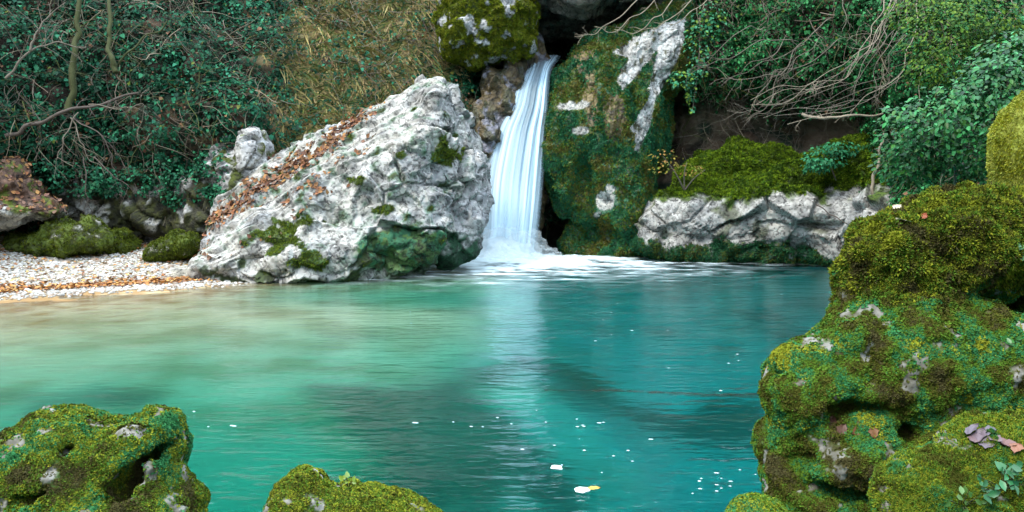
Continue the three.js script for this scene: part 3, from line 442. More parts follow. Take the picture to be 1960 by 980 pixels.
// foreground rocks
function hole(adds, k, px, py, rx, ry, rz, turn = 0, into = 0.3) { const D = hitD(field(adds, [], k), px, py, 3, 9) ?? 5; return ell(px, py, D + rz * into, rx, ry, rz, turn); }
const cushion = (x, y, z) => 0.05 * (0.55 - cells(x * 8, y * 8, z * 8)[0]) * sst(-0.3, 0.3, fbm(x * 2.2, y * 2.2, z * 2.2, 2)) + 0.018 * (0.55 - cells(x * 24, y * 24, z * 24)[0]);
const fgDisp = (x, y, z) => 0.06 * fbm(x * 2.6, y * 2.6, z * 2.6, 3) + 0.015 * fbm(x * 9, y * 9, z * 9, 3) + 0.07 * crag(x, y, z, 2.2) + cushion(x, y, z) + (y > 1.4 ? 0.05 * sst(1.45, 1.7, y) * fbm(x * 13, y * 13, z * 13, 2) : 0);
const fgColor = (seed, bare) => (x, y, z) => { const g = fbm(x * 4 + seed, y * 4, z * 4, 4), h = fbm(x * 14 + seed, y * 14, z * 14, 3); let c = mixc([0.04, 0.075, 0.01], [0.05, 0.05, 0.012], sst(-0.2, 0.35, g + h * 0.3)); return mixc(c, mixc([0.19, 0.185, 0.165], [0.1, 0.095, 0.075], sst(-0.2, 0.3, h)), sst(bare, bare + 0.08, fbm(x * 5 + seed * 2, y * 5, z * 5, 4))); };
const fgRA = [ell(1805, 468, 5.9, 150, 92, 0.5, 14), ell(1700, 495, 5.8, 62, 70, 0.35), ell(1900, 465, 6.1, 110, 85, 0.5), ell(1705, 580, 5.85, 92, 95, 0.4), ell(1640, 650, 5.75, 66, 70, 0.3), ell(1900, 570, 6.35, 170, 130, 0.35), ell(1660, 700, 5.6, 150, 95, 0.42, 14), ell(1560, 750, 5.55, 98, 88, 0.38), ell(1780, 700, 5.6, 140, 120, 0.45), ell(1900, 720, 5.6, 120, 130, 0.5), ell(1650, 870, 5.3, 82, 66, 0.3), ell(1540, 900, 5.5, 70, 66, 0.32), ell(1620, 960, 5.45, 130, 70, 0.35), ell(1790, 830, 5.5, 120, 80, 0.35), ell(1640, 642, 5.3, 14, 16, 0.08), ell(1455, 832, 5.75, 16, 22, 0.1), ell(1620, 1120, 5.5, 150, 180, 0.5)];
const fgH = (...a) => hole(fgRA, 0.22, ...a);
const fgRight = rock('mossy_rock', 'tall overhanging moss covered rock with a thick moss cap beside the pool', 'rock', fgRA,
  [fgH(1962, 580, 66, 46, 0.42, 20), fgH(1608, 788, 36, 28, 0.12), fgH(1660, 778, 34, 20, 0.1), fgH(1730, 828, 24, 24, 0.13), fgH(1528, 885, 26, 26, 0.1), fgH(1590, 940, 90, 18, 0.1, -6), fgH(1496, 716, 20, 14, 0.08)], {
  cell: 0.013, amp: 0.13, k: 0.22, ks: 0.08, seed: 20, mat: mossMat, floor: -0.9, disp: fgDisp, color: fgColor(1, 0.42) });
const fgCorner = rock('mossy_rock', 'broad mossy stone with a ledge of fallen purple leaves', 'rock',
  [ell(1850, 930, 4.6, 140, 100, 0.4, 12), ell(1960, 900, 4.6, 170, 100, 0.45), ell(1760, 960, 4.5, 75, 85, 0.3, -20), ell(1900, 1100, 4.6, 220, 150, 0.5)], [], {
  cell: 0.013, amp: 0.1, k: 0.12, seed: 21, mat: mossMat, floor: -0.9, disp: (x, y, z) => 0.03 * fbm(x * 3, y * 3, z * 3, 3) + 0.015 * fbm(x * 10, y * 10, z * 10, 3) + 0.16 * crag(x, y, z, 2.2) + cushion(x, y, z), color: fgColor(3, 0.36) });
const fgSmall = rock('mossy_rock', 'small mossy stone low at the foot of the tall mossy rock', 'rock', [ell(1450, 1000, 4.9, 62, 52, 0.2)], [], { cell: 0.013, amp: 0.1, k: 0.1, seed: 22, mat: mossMat, disp: (x, y, z) => 0.025 * fbm(x * 4, y * 4, z * 4, 3), color: fgColor(5, 0.5) });
const fgLA = [ell(150, 900, 5.0, 150, 105, 0.5, 4), ell(280, 880, 5.0, 70, 95, 0.4, -8), ell(110, 840, 5.05, 68, 45, 0.3), ell(40, 920, 4.95, 80, 85, 0.4, 20), ell(200, 1000, 4.9, 190, 130, 0.55), ell(120, 1130, 5, 200, 170, 0.5)], fgLH = (...a) => hole(fgLA, 0.13, ...a);
const fgLeft = rock('mossy_rock', 'rounded mossy stone with two dark holes standing in the pool', 'rock', fgLA,
  [fgLH(262, 905, 32, 46, 0.3, -25, 0.45), fgLH(298, 862, 34, 16, 0.16, 8), fgLH(125, 860, 22, 13, 0.14), fgLH(60, 950, 40, 14, 0.08, 20)], { cell: 0.014, amp: 0.11, k: 0.13, ks: 0.05, seed: 23, mat: mossMat, floor: -0.9, disp: (x, y, z) => 0.05 * fbm(x * 3.2, y * 3.2, z * 3.2, 3) + 0.015 * fbm(x * 10, y * 10, z * 10, 3) + 0.08 * crag(x, y, z, 2.2) + cushion(x, y, z), color: fgColor(7, 0.3) });
const lineXY = (pts, D) => { const P = pts.map(([a, b]) => at(a, b, D)); return (x, y) => { let m = 9; for (let i = 0; i + 1 < P.length; i++) { const [ax, ay] = P[i], [bx, by] = P[i + 1], t = min(1, max(0, ((x - ax) * (bx - ax) + (y - ay) * (by - ay)) / ((bx - ax) ** 2 + (by - ay) ** 2))); m = min(m, hypot(x - ax - t * (bx - ax), y - ay - t * (by - ay))); } return m; }; };
const midRidge = lineXY([[562, 912], [600, 936], [680, 944], [735, 952], [800, 968]], 4.63), midBare = (x, y, z) => midRidge(x, y) + 0.03 * fbm(x * 9, y * 9, z * 9, 3) < 0.036;
const fgMid = rock('mossy_rock', 'low mossy stone with a bare grey ridge standing in the pool', 'rock', [ell(572, 975, 4.9, 62, 74, 0.3, -10), ell(660, 985, 4.9, 70, 46, 0.3), ell(740, 1010, 4.9, 118, 62, 0.33, -7), ell(660, 1130, 4.9, 180, 140, 0.45)], [], { cell: 0.013, amp: 0.1, k: 0.1, seed: 24, mat: mossMat, floor: -0.9, disp: (x, y, z) => 0.03 * fbm(x * 3.6, y * 3.6, z * 3.6, 3) + 0.01 * fbm(x * 11, y * 11, z * 11, 3) + 0.12 * crag(x, y, z, 2.6) + cushion(x, y, z), color: (x, y, z) => midBare(x, y, z) ? mixc([0.4, 0.38, 0.37], [0.24, 0.23, 0.23], sst(-0.2, 0.3, fbm(x * 20, y * 20, z * 20, 3))) : fgColor(9, 0.5)(x, y, z) });
const fgEdge = rock('mossy_rock', 'smooth hanging pillow of light yellow green moss on the slope', 'rock', [ell(1995, 280, 6.6, 90, 105, 0.35, 10), ell(1985, 350, 6.6, 60, 90, 0.3)], [], { cell: 0.02, amp: 0.1, k: 0.15, seed: 25, mat: mossMat, disp: (x, y, z) => 0.05 * fbm(x * 8, y * 1.2, z * 8, 3), color: (x, y, z) => mixc([0.16, 0.17, 0.02], [0.26, 0.29, 0.05], sst(-0.2, 0.3, fbm(x * 9, y * 2, z * 9, 3))) });

// ---------------------------------------------------------------- moss on the rocks
const tealMoss = [0.03, 0.145, 0.048], grassMoss = [0.07, 0.135, 0.014], yellowMoss = [0.18, 0.2, 0.016], oliveMoss = [0.06, 0.066, 0.01], brownMoss = [0.055, 0.05, 0.018];
function mossOn(rk, n, geo, size, colors, accept, seed, o = {}) {
  const s = rk.smp(n, (x, y, z, nx, ny, nz) => facing(x, y, z, nx, ny, nz) < -0.3 || !inView(x, y, z, 60, 60) ? 0 : accept ? accept(x, y, z, nx, ny, nz) : 1);
  return scatter('moss', geo, o.mat ?? tuftMat, s, (q, r) => {
    const k = size * (0.55 + 0.8 * r()) * (1 + 0.6 * n3(q[0] * 6, q[1] * 6, q[2] * 6)), a = fbm(q[0] * (o.f ?? 5) + seed, q[1] * (o.f ?? 5), q[2] * (o.f ?? 5), 3), b = min(colors.length - 1, max(0, (a * 0.75 + 0.5) * colors.length + (r() + r() - 1) * 2));
    return { size: [k, k, k], out: jit([q[3], q[4] + (o.up ?? 0.25), q[5]], r, 0.6), up: [r() - 0.5, r() - 0.5, r() - 0.5], lift: 0, color: vary(colors[floor(b)], r, 0.26) };
  }, seed, rk.t);
}
const bare = (seed, lim) => (x, y, z) => fbm(x * 5 + seed * 2, y * 5, z * 5, 4) < lim ? 1 : 0.05;
const capTop = (x, y, z) => sst(1.5, 1.75, y + 0.2 * fbm(x * 3, y * 3, z * 3, 2));
mossOn(fgRight, 110000, tuftRound, 0.017, [brownMoss, oliveMoss, oliveMoss, grassMoss, grassMoss, tealMoss, tealMoss, yellowMoss], (x, y, z) => (1 - 0.95 * capTop(x, y, z)) * bare(1, 0.36)(x, y, z), 31, { f: 4 });
mossOn(fgRight, 60000, tuftFeather, 0.035, [brownMoss, oliveMoss, yellowMoss, grassMoss, oliveMoss, yellowMoss], capTop, 32, { up: -0.1 });
mossOn(fgCorner, 70000, tuftFeather, 0.02, [oliveMoss, grassMoss, yellowMoss, grassMoss, tealMoss], bare(3, 0.3), 33);
mossOn(fgSmall, 6000, tuftRound, 0.018, [grassMoss, yellowMoss, tealMoss], null, 34);
mossOn(fgLeft, 75000, tuftRound, 0.017, [brownMoss, oliveMoss, grassMoss, yellowMoss, tealMoss, tealMoss], bare(7, 0.25), 35, { f: 4 });
mossOn(fgMid, 30000, tuftRound, 0.016, [yellowMoss, grassMoss, oliveMoss, yellowMoss], (x, y, z) => midBare(x, y, z) ? 0.03 : bare(9, 0.42)(x, y, z), 36);
mossOn(fgEdge, 9000, tuftFeather, 0.02, [[0.24, 0.25, 0.02], [0.34, 0.37, 0.07]], null, 37, { up: -0.8 });
mossOn(tufa, 45000, tuftFeather, 0.085, [[0.025, 0.13, 0.06], [0.04, 0.16, 0.065], [0.1, 0.16, 0.025], [0.16, 0.15, 0.04]], (x, y, z) => (inside(white, x, y) ? 0 : 1) * (spot(knobs, x, y, z) > 0.2 ? 0 : 1) * (spot(tan, x, y, z) > 0.25 ? 0.2 : 1), 38, { up: -0.7, f: 1.2 });
mossOn(ledge, 40000, tuftFeather, 0.085, [[0.03, 0.055, 0.006], [0.07, 0.12, 0.007], [0.13, 0.2, 0.01], [0.045, 0.09, 0.01]], (x, y, z) => sst(-0.05, 0.15, y - 2.1 - (x > 9 ? 0.25 : 0) - 0.4 * fbm(x * 0.8, 3, z * 0.8, 3)), 39, { f: 1.2 });
mossOn(ledge, 14000, tuftFeather, 0.08, [[0.018, 0.08, 0.035], [0.03, 0.1, 0.035], [0.07, 0.09, 0.02]], (x, y, z) => sst(0.75, 0.55, y + (x > 8.6 ? 0.25 : 0) - 0.4 * fbm(x * 1.4, y * 1.4 + 11, z * 1.4, 4)), 40, { f: 1.2, up: -0.4 });
mossOn(knob, 16000, tuftFeather, 0.07, [[0.14, 0.17, 0.012], [0.09, 0.12, 0.012], [0.17, 0.19, 0.015]], (x, y, z) => fbm(x * 2.3 + 60, y * 2.3, z * 2.3, 4) < 0.26 ? 1 : 0, 41, { f: 1.5 });
mossOn(boulder, 14000, tuftFeather, 0.05, [[0.06, 0.09, 0.012], [0.11, 0.15, 0.015]], (x, y, z) => sst(0.34, 0.42, spot(boulderMossSpots, x, y, z) * 0.9 + 0.5 * fbm(x * 2.4, y * 2.4 + 30, z * 2.4, 4)), 42, { f: 2 });
mossLow.forEach((m, i) => mossOn(m, 4000, tuftFeather, 0.055, [[0.05, 0.07, 0.01], [0.1, 0.13, 0.012], [0.08, 0.1, 0.012]], null, 43 + i, { f: 2 }));

// @@FALL
// ---------------------------------------------------------------- waterfall
{
  const rows = [[108, 1004, 1075, 30.4], [117, 1003, 1068, 29.3], [135, 1003, 1056, 28.5], [170, 986, 1052, 27.95], [205, 974, 1050, 27.7], [250, 950, 1046, 27.5], [300, 934, 1043, 27.3], [350, 923, 1040, 27.15], [400, 919, 1036, 27.0], [450, 915, 1031, 26.9], [480, 905, 1029, 26.85], [506, 892, 1030, 26.8]];
  const top = thing('waterfall', at(970, 500, 26.8), 'white waterfall pouring from the rock mouth into the pool', 'waterfall');
  const row = v => { const u = v * (rows.length - 1), i = min(rows.length - 2, floor(u)), g = k => rows[min(rows.length - 1, max(0, k))]; return [0, 1, 2, 3].map(c => cr(g(i - 1)[c], g(i)[c], g(i + 1)[c], g(i + 2)[c], u - i)); };
  // denser white water lower down, clearer water with the rock showing through near the lip
  const streak = (seed, lo, e = 0.18) => tex(512, (u, v) => { const a = tfbm(u, v * 0.12 + 0.03 * tfbm(u, v, 4, 2, seed + 9), 5, 3, seed), b = tfbm(u, v * 0.05 + 0.3, 28, 3, seed + 5), s = a * 0.9 + b * 0.1, edge = sst(0, e, u) * sst(1, 1 - e, u), al = lerp(lo, 1, sst(0.3, 0.52, s + 0.22 * v)), w = 0.66 + 0.26 * sst(0.3, 0.56, s + 0.1 * v); return [0.84 * w, 0.96 * w, 1.03 * w, al * (0.06 + 0.94 * edge)]; }, true, true);
  const fallMat = t => new THREE.MeshPhysicalMaterial({ map: t, transparent: true, roughness: 0.6, side: THREE.DoubleSide });
  function sheet(name, a, b, bulge, off, mat, seed) {
    const nu = 90, nv = 120, pos = [], uv = [], ix = [];
    for (let j = 0; j <= nv; j++) { const v = j / nv, [py, xl, xr, D] = row(v); for (let i = 0; i <= nu; i++) { const u = i / nu, q = lerp(a(v), b(v), u), p = at(lerp(xl, xr, q), py, D), e = 1 - (2 * q - 1) ** 2; pos.push(p[0], p[1], p[2] + off + bulge * e + 0.1 * sst(0, 0.15, v) * n3(q * 9 + seed, v * 1.5, seed) + 0.04 * n3(q * 26 + seed, v * 2, 4)); uv.push(u, v); } }
    for (let j = 0; j < nv; j++) for (let i = 0; i < nu; i++) { const A = j * (nu + 1) + i, B = A + 1, C = A + nu + 1, E = C + 1; ix.push(A, C, B, B, C, E); }
    const g = tri(pos, ix); g.setAttribute('uv', new THREE.Float32BufferAttribute(uv, 2)); return part(name, g, mat, top);
  }
  sheet('curtain', () => 0, () => 1, 0.35, 0, fallMat(streak(11, 0.62)), 1);
  sheet('strand', v => 0.02, v => lerp(0.4, 0.55, v), 0.3, 0.12, fallMat(streak(47, 0.35, 0.45)), 2);
  sheet('strand', v => lerp(0.7, 0.55, v), () => 0.98, 0.3, 0.14, fallMat(streak(83, 0.35, 0.45)), 3);
  // churned white water at the foot
  const foot = k => field([ell(955, 500, 26.4, 60 * k, 16 * k, 0.55 * k), ell(898, 508, 26.0, 55 * k, 9 * k, 0.5 * k), ell(1020, 504, 26.2, 70 * k, 9 * k, 0.5 * k), ell(965, 475, 26.7, 46 * k, 26 * k, 0.35 * k)], [], 0.4);
  [[0.8, 0.9, 'foam'], [1.12, 0.4, 'spray'], [1.4, 0.22, 'spray'], [1.75, 0.12, 'spray']].forEach(([k, a, name], i) => part(name, finish(nets(foot(k), (x, y, z) => (0.08 + 0.05 * i) * fbm(x * 2.5 + i * 9, y * 2, z * 2.5, 4), 0.2, [-3.6, -0.3, -27.8], [2.6, 1.6, -24.6], 0.05), () => [0.78, 0.86, 0.88]), new THREE.MeshPhysicalMaterial({ vertexColors: true, roughness: 1, specularIntensity: 0, transparent: true, opacity: a }), top));
  // thin stream on the lip behind
  const lp = [[1000, 118, 29.2], [1070, 116, 29.2], [1095, 100, 33], [1005, 100, 33]].map(q => { const p = at(...q); return p; }), y0 = at(1035, 117, 29.2)[1] - 0.03;
  part('stream', tri(lp.flatMap(p => [p[0], y0, p[2]]), [0, 1, 2, 0, 2, 3]), new THREE.MeshPhysicalMaterial({ color: new THREE.Color().setRGB(0.06, 0.2, 0.2), roughness: 0.1 }), top);
}
{ // foam spreading on the pool from the foot of the falls
  const nx = 300, nz = 90, pos = [], ix = [], col = [], x0 = -4.8, x1 = 11, z0 = -27.6, z1 = -17.5;
  for (let j = 0; j <= nz; j++) for (let i = 0; i <= nx; i++) {
    const x = lerp(x0, x1, i / nx), z = lerp(z0, z1, j / nz), d = hypot((x + 0.6) / (x > -0.6 ? 5.8 : 3.6), (z + 26.0) / 4.6), n = fbm(x * 0.9, z * 2.6, 5, 4) + 0.4 * fbm(x * 3, z * 7, 9, 2);
    const a = (sst(-0.1, 0.6, 0.95 - d + n * 0.8) + 0.3 * sst(-0.7, 0.6, 1.1 - d + n * 1.2)) / 1.3 * sst(2.1, 1.2, d) * sst(0, 3, i) * sst(nx, nx - 3, i) * sst(0, 2, j) * sst(nz, nz - 4, j);
    pos.push(x, 0.035 + 0.09 * exp(-d * d) * (1 + 0.8 * fbm(x * 2, z * 4, 2, 3)) + 0.02 * a, z); col.push(0.7, 0.84, 0.88, 0.92 * a);
  }
  for (let j = 0; j < nz; j++) for (let i = 0; i < nx; i++) { const A = j * (nx + 1) + i, B = A + 1, C = A + nx + 1, E = C + 1; if (col[A * 4 + 3] + col[B * 4 + 3] + col[C * 4 + 3] + col[E * 4 + 3] < 0.02) continue; ix.push(A, C, B, B, C, E); }
  const g = tri(pos, ix); g.setAttribute('color', new THREE.Float32BufferAttribute(col, 4));
  const m = new THREE.Mesh(g, new THREE.MeshPhysicalMaterial({ vertexColors: true, transparent: true, roughness: 0.6 })); m.name = 'foam'; tag(m, 'white foam spreading over the pool from the waterfall foot', 'foam', null, 'stuff'); scene.add(m);
}

// @@PLANTS
// ---------------------------------------------------------------- ivy, grass and litter on the slopes
const ivyDark = [0.004, 0.03, 0.014], ivyMid = [0.007, 0.06, 0.028], ivyPale = [0.016, 0.13, 0.062], ivyYellow = [0.1, 0.12, 0.02], deadBrown = [0.15, 0.075, 0.04];
const ivyLook = (cols, size) => (q, r) => {
  const k = size * (0.4 + 1.2 * r() * r() + 0.2 * r()), a = fbm(q[0] * 0.9, q[1] * 0.9, q[2] * 0.9, 2), t = r() + a * 0.5, c = r() < 0.012 ? ivyYellow : r() < 0.03 ? deadBrown : t > 0.85 ? cols[2] : t > 0.4 ? cols[1] : cols[0];
  return { size: [k, k, k], out: jit([q[3] * 0.7, q[4] + 0.55, q[5] * 0.7 + 0.25], r, 1.5), up: [(r() - 0.5) * 1.6, -1, (r() - 0.2)], lift: 0.03 + r() * max(0.08, 0.5 + 1.1 * fbm(q[0] * 1.1 + 3, q[1] * 1.1, q[2] * 1.1, 3)) * 0.8, color: vary(c, r, 0.4) };
};
const sL = sampler(hillLeft, 101), sR = sampler(hillRight, 102);
const dryZone = (x, y, z) => { const [a, b] = pix(x, y, z); return sst(-60, 40, a - (560 + 0.1 * (200 - b)) + 60 * fbm(x * 0.8, y * 0.8, z * 0.8, 2)) * sst(900, 830, a); };
scatter('ivy', ivyLeaf, leafMat, sL(110000, (x, y, z, nx, ny, nz) => inView(x, y, z, 100, 60) * (y > 1.1 ? 1 : 0) * (1 - 0.8 * dryZone(x, y, z)) * (0.35 + 0.65 * sst(-0.25, 0.1, fbm(x * 0.8 + 5, y * 0.8, z * 0.8, 3))), 2e6), ivyLook([ivyDark, ivyMid, ivyPale], 0.115), 51, null, 'dark blue green ivy and brush covering the slope above the beach');
scatter('ivy', ivyLeaf, leafMat, sL(26000, (x, y, z) => y > 1 && !inView(x, y, z, 60, 40) && pix(x, y, z)[1] > -420 ? 1 : 0, 1e6), ivyLook([ivyDark, ivyMid, ivyPale], 0.3), 52, null, 'dark ivy higher up the slope above the beach');
scatter('ivy', ivyLeaf, leafMat, sR(100000, (x, y, z, nx, ny, nz) => { const [a, b] = pix(x, y, z), up = sst(205, 165, b + 30 * fbm(x * 0.8, y * 0.8, z * 0.8, 2) - 0.12 * max(0, a - 1600)), right = sst(1640, 1740, a); return inView(x, y, z, 100, 60) * max(up * sst(1320, 1345, a), right * (y > 0.6 ? 1 : 0)) * (0.3 + 0.7 * sst(-0.25, 0.1, fbm(x * 0.8 + 5, y * 0.8, z * 0.8, 3))); }, 2e6), ivyLook([[0.006, 0.045, 0.012], [0.012, 0.09, 0.024], [0.03, 0.18, 0.055]], 0.1), 53, null, 'green ivy hanging over the brown hollow on the slope');
scatter('ivy', ivyLeaf, leafMat, sR(26000, (x, y, z) => y > 1 && !inView(x, y, z, 60, 40) && pix(x, y, z)[1] > -420 ? 1 : 0, 1e6), ivyLook([ivyDark, ivyMid, ivyPale], 0.3), 54, null, 'dark ivy higher up the slope above the grey ledge');
const stick = limb([[0, 0, 0], [0.05, 0.35, 0.03], [-0.04, 0.7, -0.02], [0.03, 1, 0.06]], 0.012, 0.004, 5, 4);
const twigLook = (q, r) => { const L = 0.5 + 1.3 * r() * r(), c = pick([[0.12, 0.1, 0.07], [0.08, 0.065, 0.045], [0.18, 0.15, 0.11], [0.06, 0.07, 0.015]], r); return { size: [L * 0.9, L, L * 0.9], out: jit([q[3], q[4], q[5]], r, 1), up: jit([0.2, -0.5, 0.2], r, 2), lift: 0.1 + 0.5 * r(), color: vary(c, r, 0.3) }; };
scatter('brushwood', stick, dryMat, sL(5200, (x, y, z) => inView(x, y, z, 60, 60) && y > 1.2 ? sst(-0.3, 0.3, fbm(x * 0.5 + 70, y * 0.5, z * 0.5, 2)) : 0, 4e5), twigLook, 151, null, 'thin bare twigs tangled in the ivy above the beach');
scatter('brushwood', stick, dryMat, sR(4200, (x, y, z) => inView(x, y, z, 60, 60) && y > 2.6 ? sst(-0.3, 0.3, fbm(x * 0.5 + 70, y * 0.5, z * 0.5, 2)) : 0, 4e5), twigLook, 152, null, 'thin bare twigs tangled in the ivy above the ledge');
scatter('dry_grass', blade, dryMat, sL(26000, (x, y, z, nx, ny, nz) => inView(x, y, z, 30, 60) * dryZone(x, y, z) * (0.25 + 0.75 * sst(-0.25, 0.15, fbm(x * 0.9 + 15, y * 0.9, z * 0.9, 3))), 1.2e6), (q, r) => {
  const L = 0.3 + 0.45 * r(), c = pick([[0.42, 0.33, 0.14], [0.3, 0.25, 0.09], [0.15, 0.18, 0.04], [0.34, 0.24, 0.11], [0.07, 0.14, 0.05]], r);
  return { size: [0.045, L, L], out: jit([0.1, -0.5, 0.85], r, 0.5), up: jit([0, -0.75, 0.6], r, 0.8), lift: 0.12, color: vary(c, r, 0.3) };
}, 55, null, 'dry straw coloured grass drooping on the slope above the big boulder');
// fallen leaves: in the grooves of the boulder slab, along its upper edge and on the beach
const litterLook = size => (q, r) => { const k = size * (0.6 + 0.8 * r()), c = pick([[0.2, 0.085, 0.035], [0.13, 0.06, 0.035], [0.28, 0.14, 0.05], [0.16, 0.09, 0.06]], r); return { size: [k, k, k], out: jit([q[3], q[4], q[5]], r, 0.9), up: [r() - 0.5, r() - 0.5, r() - 0.5], lift: 0.015, color: vary(c, r, 0.35) }; };
const slabEdge = (x, y, z) => { const [a, b] = pix(x, y, z); const t = (a - 380) / 460, top = 445 - t * 318; return sst(24, 2, abs(b - top)) * sst(0.8, 0.55, t) * sst(-0.05, 0.08, t); };
scatter('fallen_leaves', dryLeaf, dryMat, boulder.smp(2600, (x, y, z, nx, ny, nz) => ny > 0.25 ? max(0.9 * slabEdge(x, y, z), 0.8 * sst(-0.03, -0.07, steps(x, y, z)) * slabSide(x, y, z) * sst(-0.35, 0.35, fbm(x * 0.9, y * 0.9 + 44, z * 0.9, 2)) * sst(-3.4, -4.2, x) * (y > 0.6 ? 1 : 0)) : 0, 9e5), litterLook(0.12), 56, null, 'brown fallen leaves lying in the grooves of the boulder slab');
scatter('fallen_leaves', dryLeaf, dryMat, litterRock.smp(1300, (x, y, z, nx, ny) => ny > 0.35 ? 1 : 0, 2e5), litterLook(0.12), 57, null, 'brown leaf litter on the jutting rock at the beach end');
scatter('fallen_leaves', dryLeaf, dryMat, sL(2600, (x, y, z) => { const [a, b] = pix(x, y, z), t = (a - 380) / 460, top = 455 - t * 300; return inView(x, y, z) * sst(45, 5, abs(b - top + 14)) * sst(0.9, 0.6, t) * (t > -0.1 ? 1 : 0); }, 8e5), litterLook(0.13), 58, null, 'brown leaf litter drifted against the upper edge of the boulder');
{
  const r = rnd(61), peb = [], lit = []; let guard = 0;
  while (peb.length < 16000 && guard++ < 4e5) { const x = -16 + 10 * r(), z = -25 + 9 * r(), s = shore(x, z); if (s > 1.8 || s < -6.5 || (s > 0.4 && r() < (s - 0.4) * 0.7)) continue; if (!inView(x, 0.2, z, 150, 50)) continue; peb.push([x, bedY(x, z), z, 0, 1, 0]); }
  guard = 0; while (lit.length < 3600 && guard++ < 4e5) { const x = -17 + 12 * r(), z = -24 + 10 * r(), s = shore(x, z) + 0.25 * n3(x * 2, 4, z * 2), d = exp(-pow((s - 0.1) / 0.35, 2)) + 0.05 * (s < 0 ? 1 : 0) + (s < -3.6 ? 0.25 : 0); if (r() > d || s < -5 || !inView(x, 0.2, z, 150, 50)) continue; lit.push([x, max(0.0, bedY(x, z)), z, 0, 1, 0]); }
  const ico = new THREE.IcosahedronGeometry(0.5, 1), pp = ico.attributes.position; for (let i = 0; i < pp.count; i++) { const x = pp.getX(i), y = pp.getY(i), z = pp.getZ(i), k = 1 + 0.25 * n3(x * 3 + 7, y * 3, z * 3); pp.setXYZ(i, x * k, y * k, z * k); } ico.computeVertexNormals();
  scatter('pebbles', ico, new THREE.MeshStandardMaterial({ color: 0xffffff, roughness: 0.9 }), peb, (q, r) => { const k = 0.05 + 0.08 * r() * r() + (r() < 0.02 ? 0.1 : 0), g = 0.26 + 0.3 * r(); return { size: [k, k * (0.6 + 0.5 * r()), k * 0.6], out: jit([0, 1, 0], r, 0.4), up: [r() - 0.5, 0, r() - 0.5], lift: 0.015, color: r() < 0.22 ? [g * 0.65, g * 0.5, g * 0.38] : [g, g * 0.97, g * 0.9] }; }, 62, null, 'white and beige pebbles covering the small beach');
  scatter('fallen_leaves', dryLeaf, dryMat, lit, (q, r) => { const k = 0.07 + 0.06 * r(), c = pick([[0.42, 0.19, 0.05], [0.3, 0.12, 0.035], [0.2, 0.09, 0.04], [0.45, 0.26, 0.09]], r); return { size: [k, k, k], out: jit([0, 1, 0], r, 0.8), up: [r() - 0.5, 0, r() - 0.5], lift: 0.05, color: vary(c, r, 0.3) }; }, 63, null, 'orange brown fallen leaves washed up along the beach waterline');
}
// broad leaved bushes
function bush(name, label, blobs, n, size, cols, seed, mat = glossLeafMat, leaf = ovalLeaf, stems = []) {
  const r = rnd(seed), base = at(...(stems[0] ? stems[0][0] : blobs[0].slice(0, 3))), t = thing(name, base, label, 'bush'), s = [];
  for (let i = 0; i < n; i++) { const [px, py, D, rx, ry, rz] = blobs[floor(r() * blobs.length)], q = new THREE.Vector3(r() - 0.5, r() - 0.5, r() - 0.5).normalize(), k = pow(r(), 0.28), c = at(px, py, D), m = D / F, p = [c[0] + q.x * k * rx * m, c[1] + q.y * k * ry * m, c[2] + q.z * k * rz]; if (fbm(p[0] * 2.2 + seed, p[1] * 2.2, p[2] * 2.2, 2) < -0.22) continue; s.push([...p, q.x * k, q.y * k, q.z * k]); }
  scatter('leaves', leaf, mat, s, (q, r) => { const k = size * (0.6 + 0.7 * r()); return { size: [k, k, k], out: jit([q[3] * 0.5, q[4] * 0.4 + 0.8, q[5] * 0.5 + 0.35], r, 1.3), up: [q[3] + (r() - 0.5) * 1.5, -0.5 + (r() - 0.5), q[5] + (r() - 0.5) * 1.5], lift: 0, color: vary(pick(cols, r), r, 0.35) }; }, seed + 1, t);
  stems.forEach(st => part('stem', limb(st.map(q => at(...q)), 0.03, 0.01, 12, 5), barkGrey, t));
  return t;
}
bush('leafy_bush', 'large glossy broad leaved bush leaning out above the tall mossy rock', [[1850, 215, 13.2, 110, 70, 1.0], [1760, 245, 13.6, 80, 60, 0.8], [1920, 170, 13, 80, 70, 1.0], [1740, 305, 14, 60, 50, 0.7], [1860, 290, 13.6, 110, 55, 0.9], [1950, 250, 12.6, 70, 80, 0.8], [1930, 110, 13.4, 60, 50, 0.8]], 8500, 0.1, [[0.006, 0.05, 0.013], [0.012, 0.1, 0.024], [0.028, 0.18, 0.05], [0.022, 0.1, 0.012]], 71, glossLeafMat, ovalLeaf, [[[1960, 420, 14.2], [1900, 330, 13.9], [1820, 260, 13.5], [1740, 230, 13.5]], [[1970, 400, 14], [1950, 280, 13.6], [1930, 160, 13.2]], [[1830, 400, 14.6], [1830, 300, 14], [1850, 200, 13.4]]]);
bush('leafy_bush', 'yellow green shrub on the upper slope above the glossy bush', [[1800, 60, 17, 70, 55, 1], [1870, 30, 17, 70, 50, 1], [1790, 130, 17, 50, 40, 0.8], [1900, 80, 17, 50, 40, 0.8], [1760, 20, 18, 60, 40, 0.8]], 7500, 0.085, [[0.035, 0.085, 0.008], [0.075, 0.14, 0.012], [0.018, 0.08, 0.014]], 73, leafMat, ovalLeaf, [[[1850, 260, 18], [1830, 150, 17.4], [1800, 40, 17]]]);
bush('leafy_plant', 'bright green leafy plant rooted in the moss of the ledge', [[1580, 300, 24.6, 42, 26, 0.5], [1560, 315, 24.4, 30, 18, 0.4], [1610, 285, 24.8, 34, 18, 0.4]], 900, 0.12, [[0.012, 0.1, 0.04], [0.03, 0.16, 0.07]], 75, leafMat, ovalLeaf, [[[1600, 345, 25], [1590, 320, 24.8], [1575, 295, 24.6]]]);
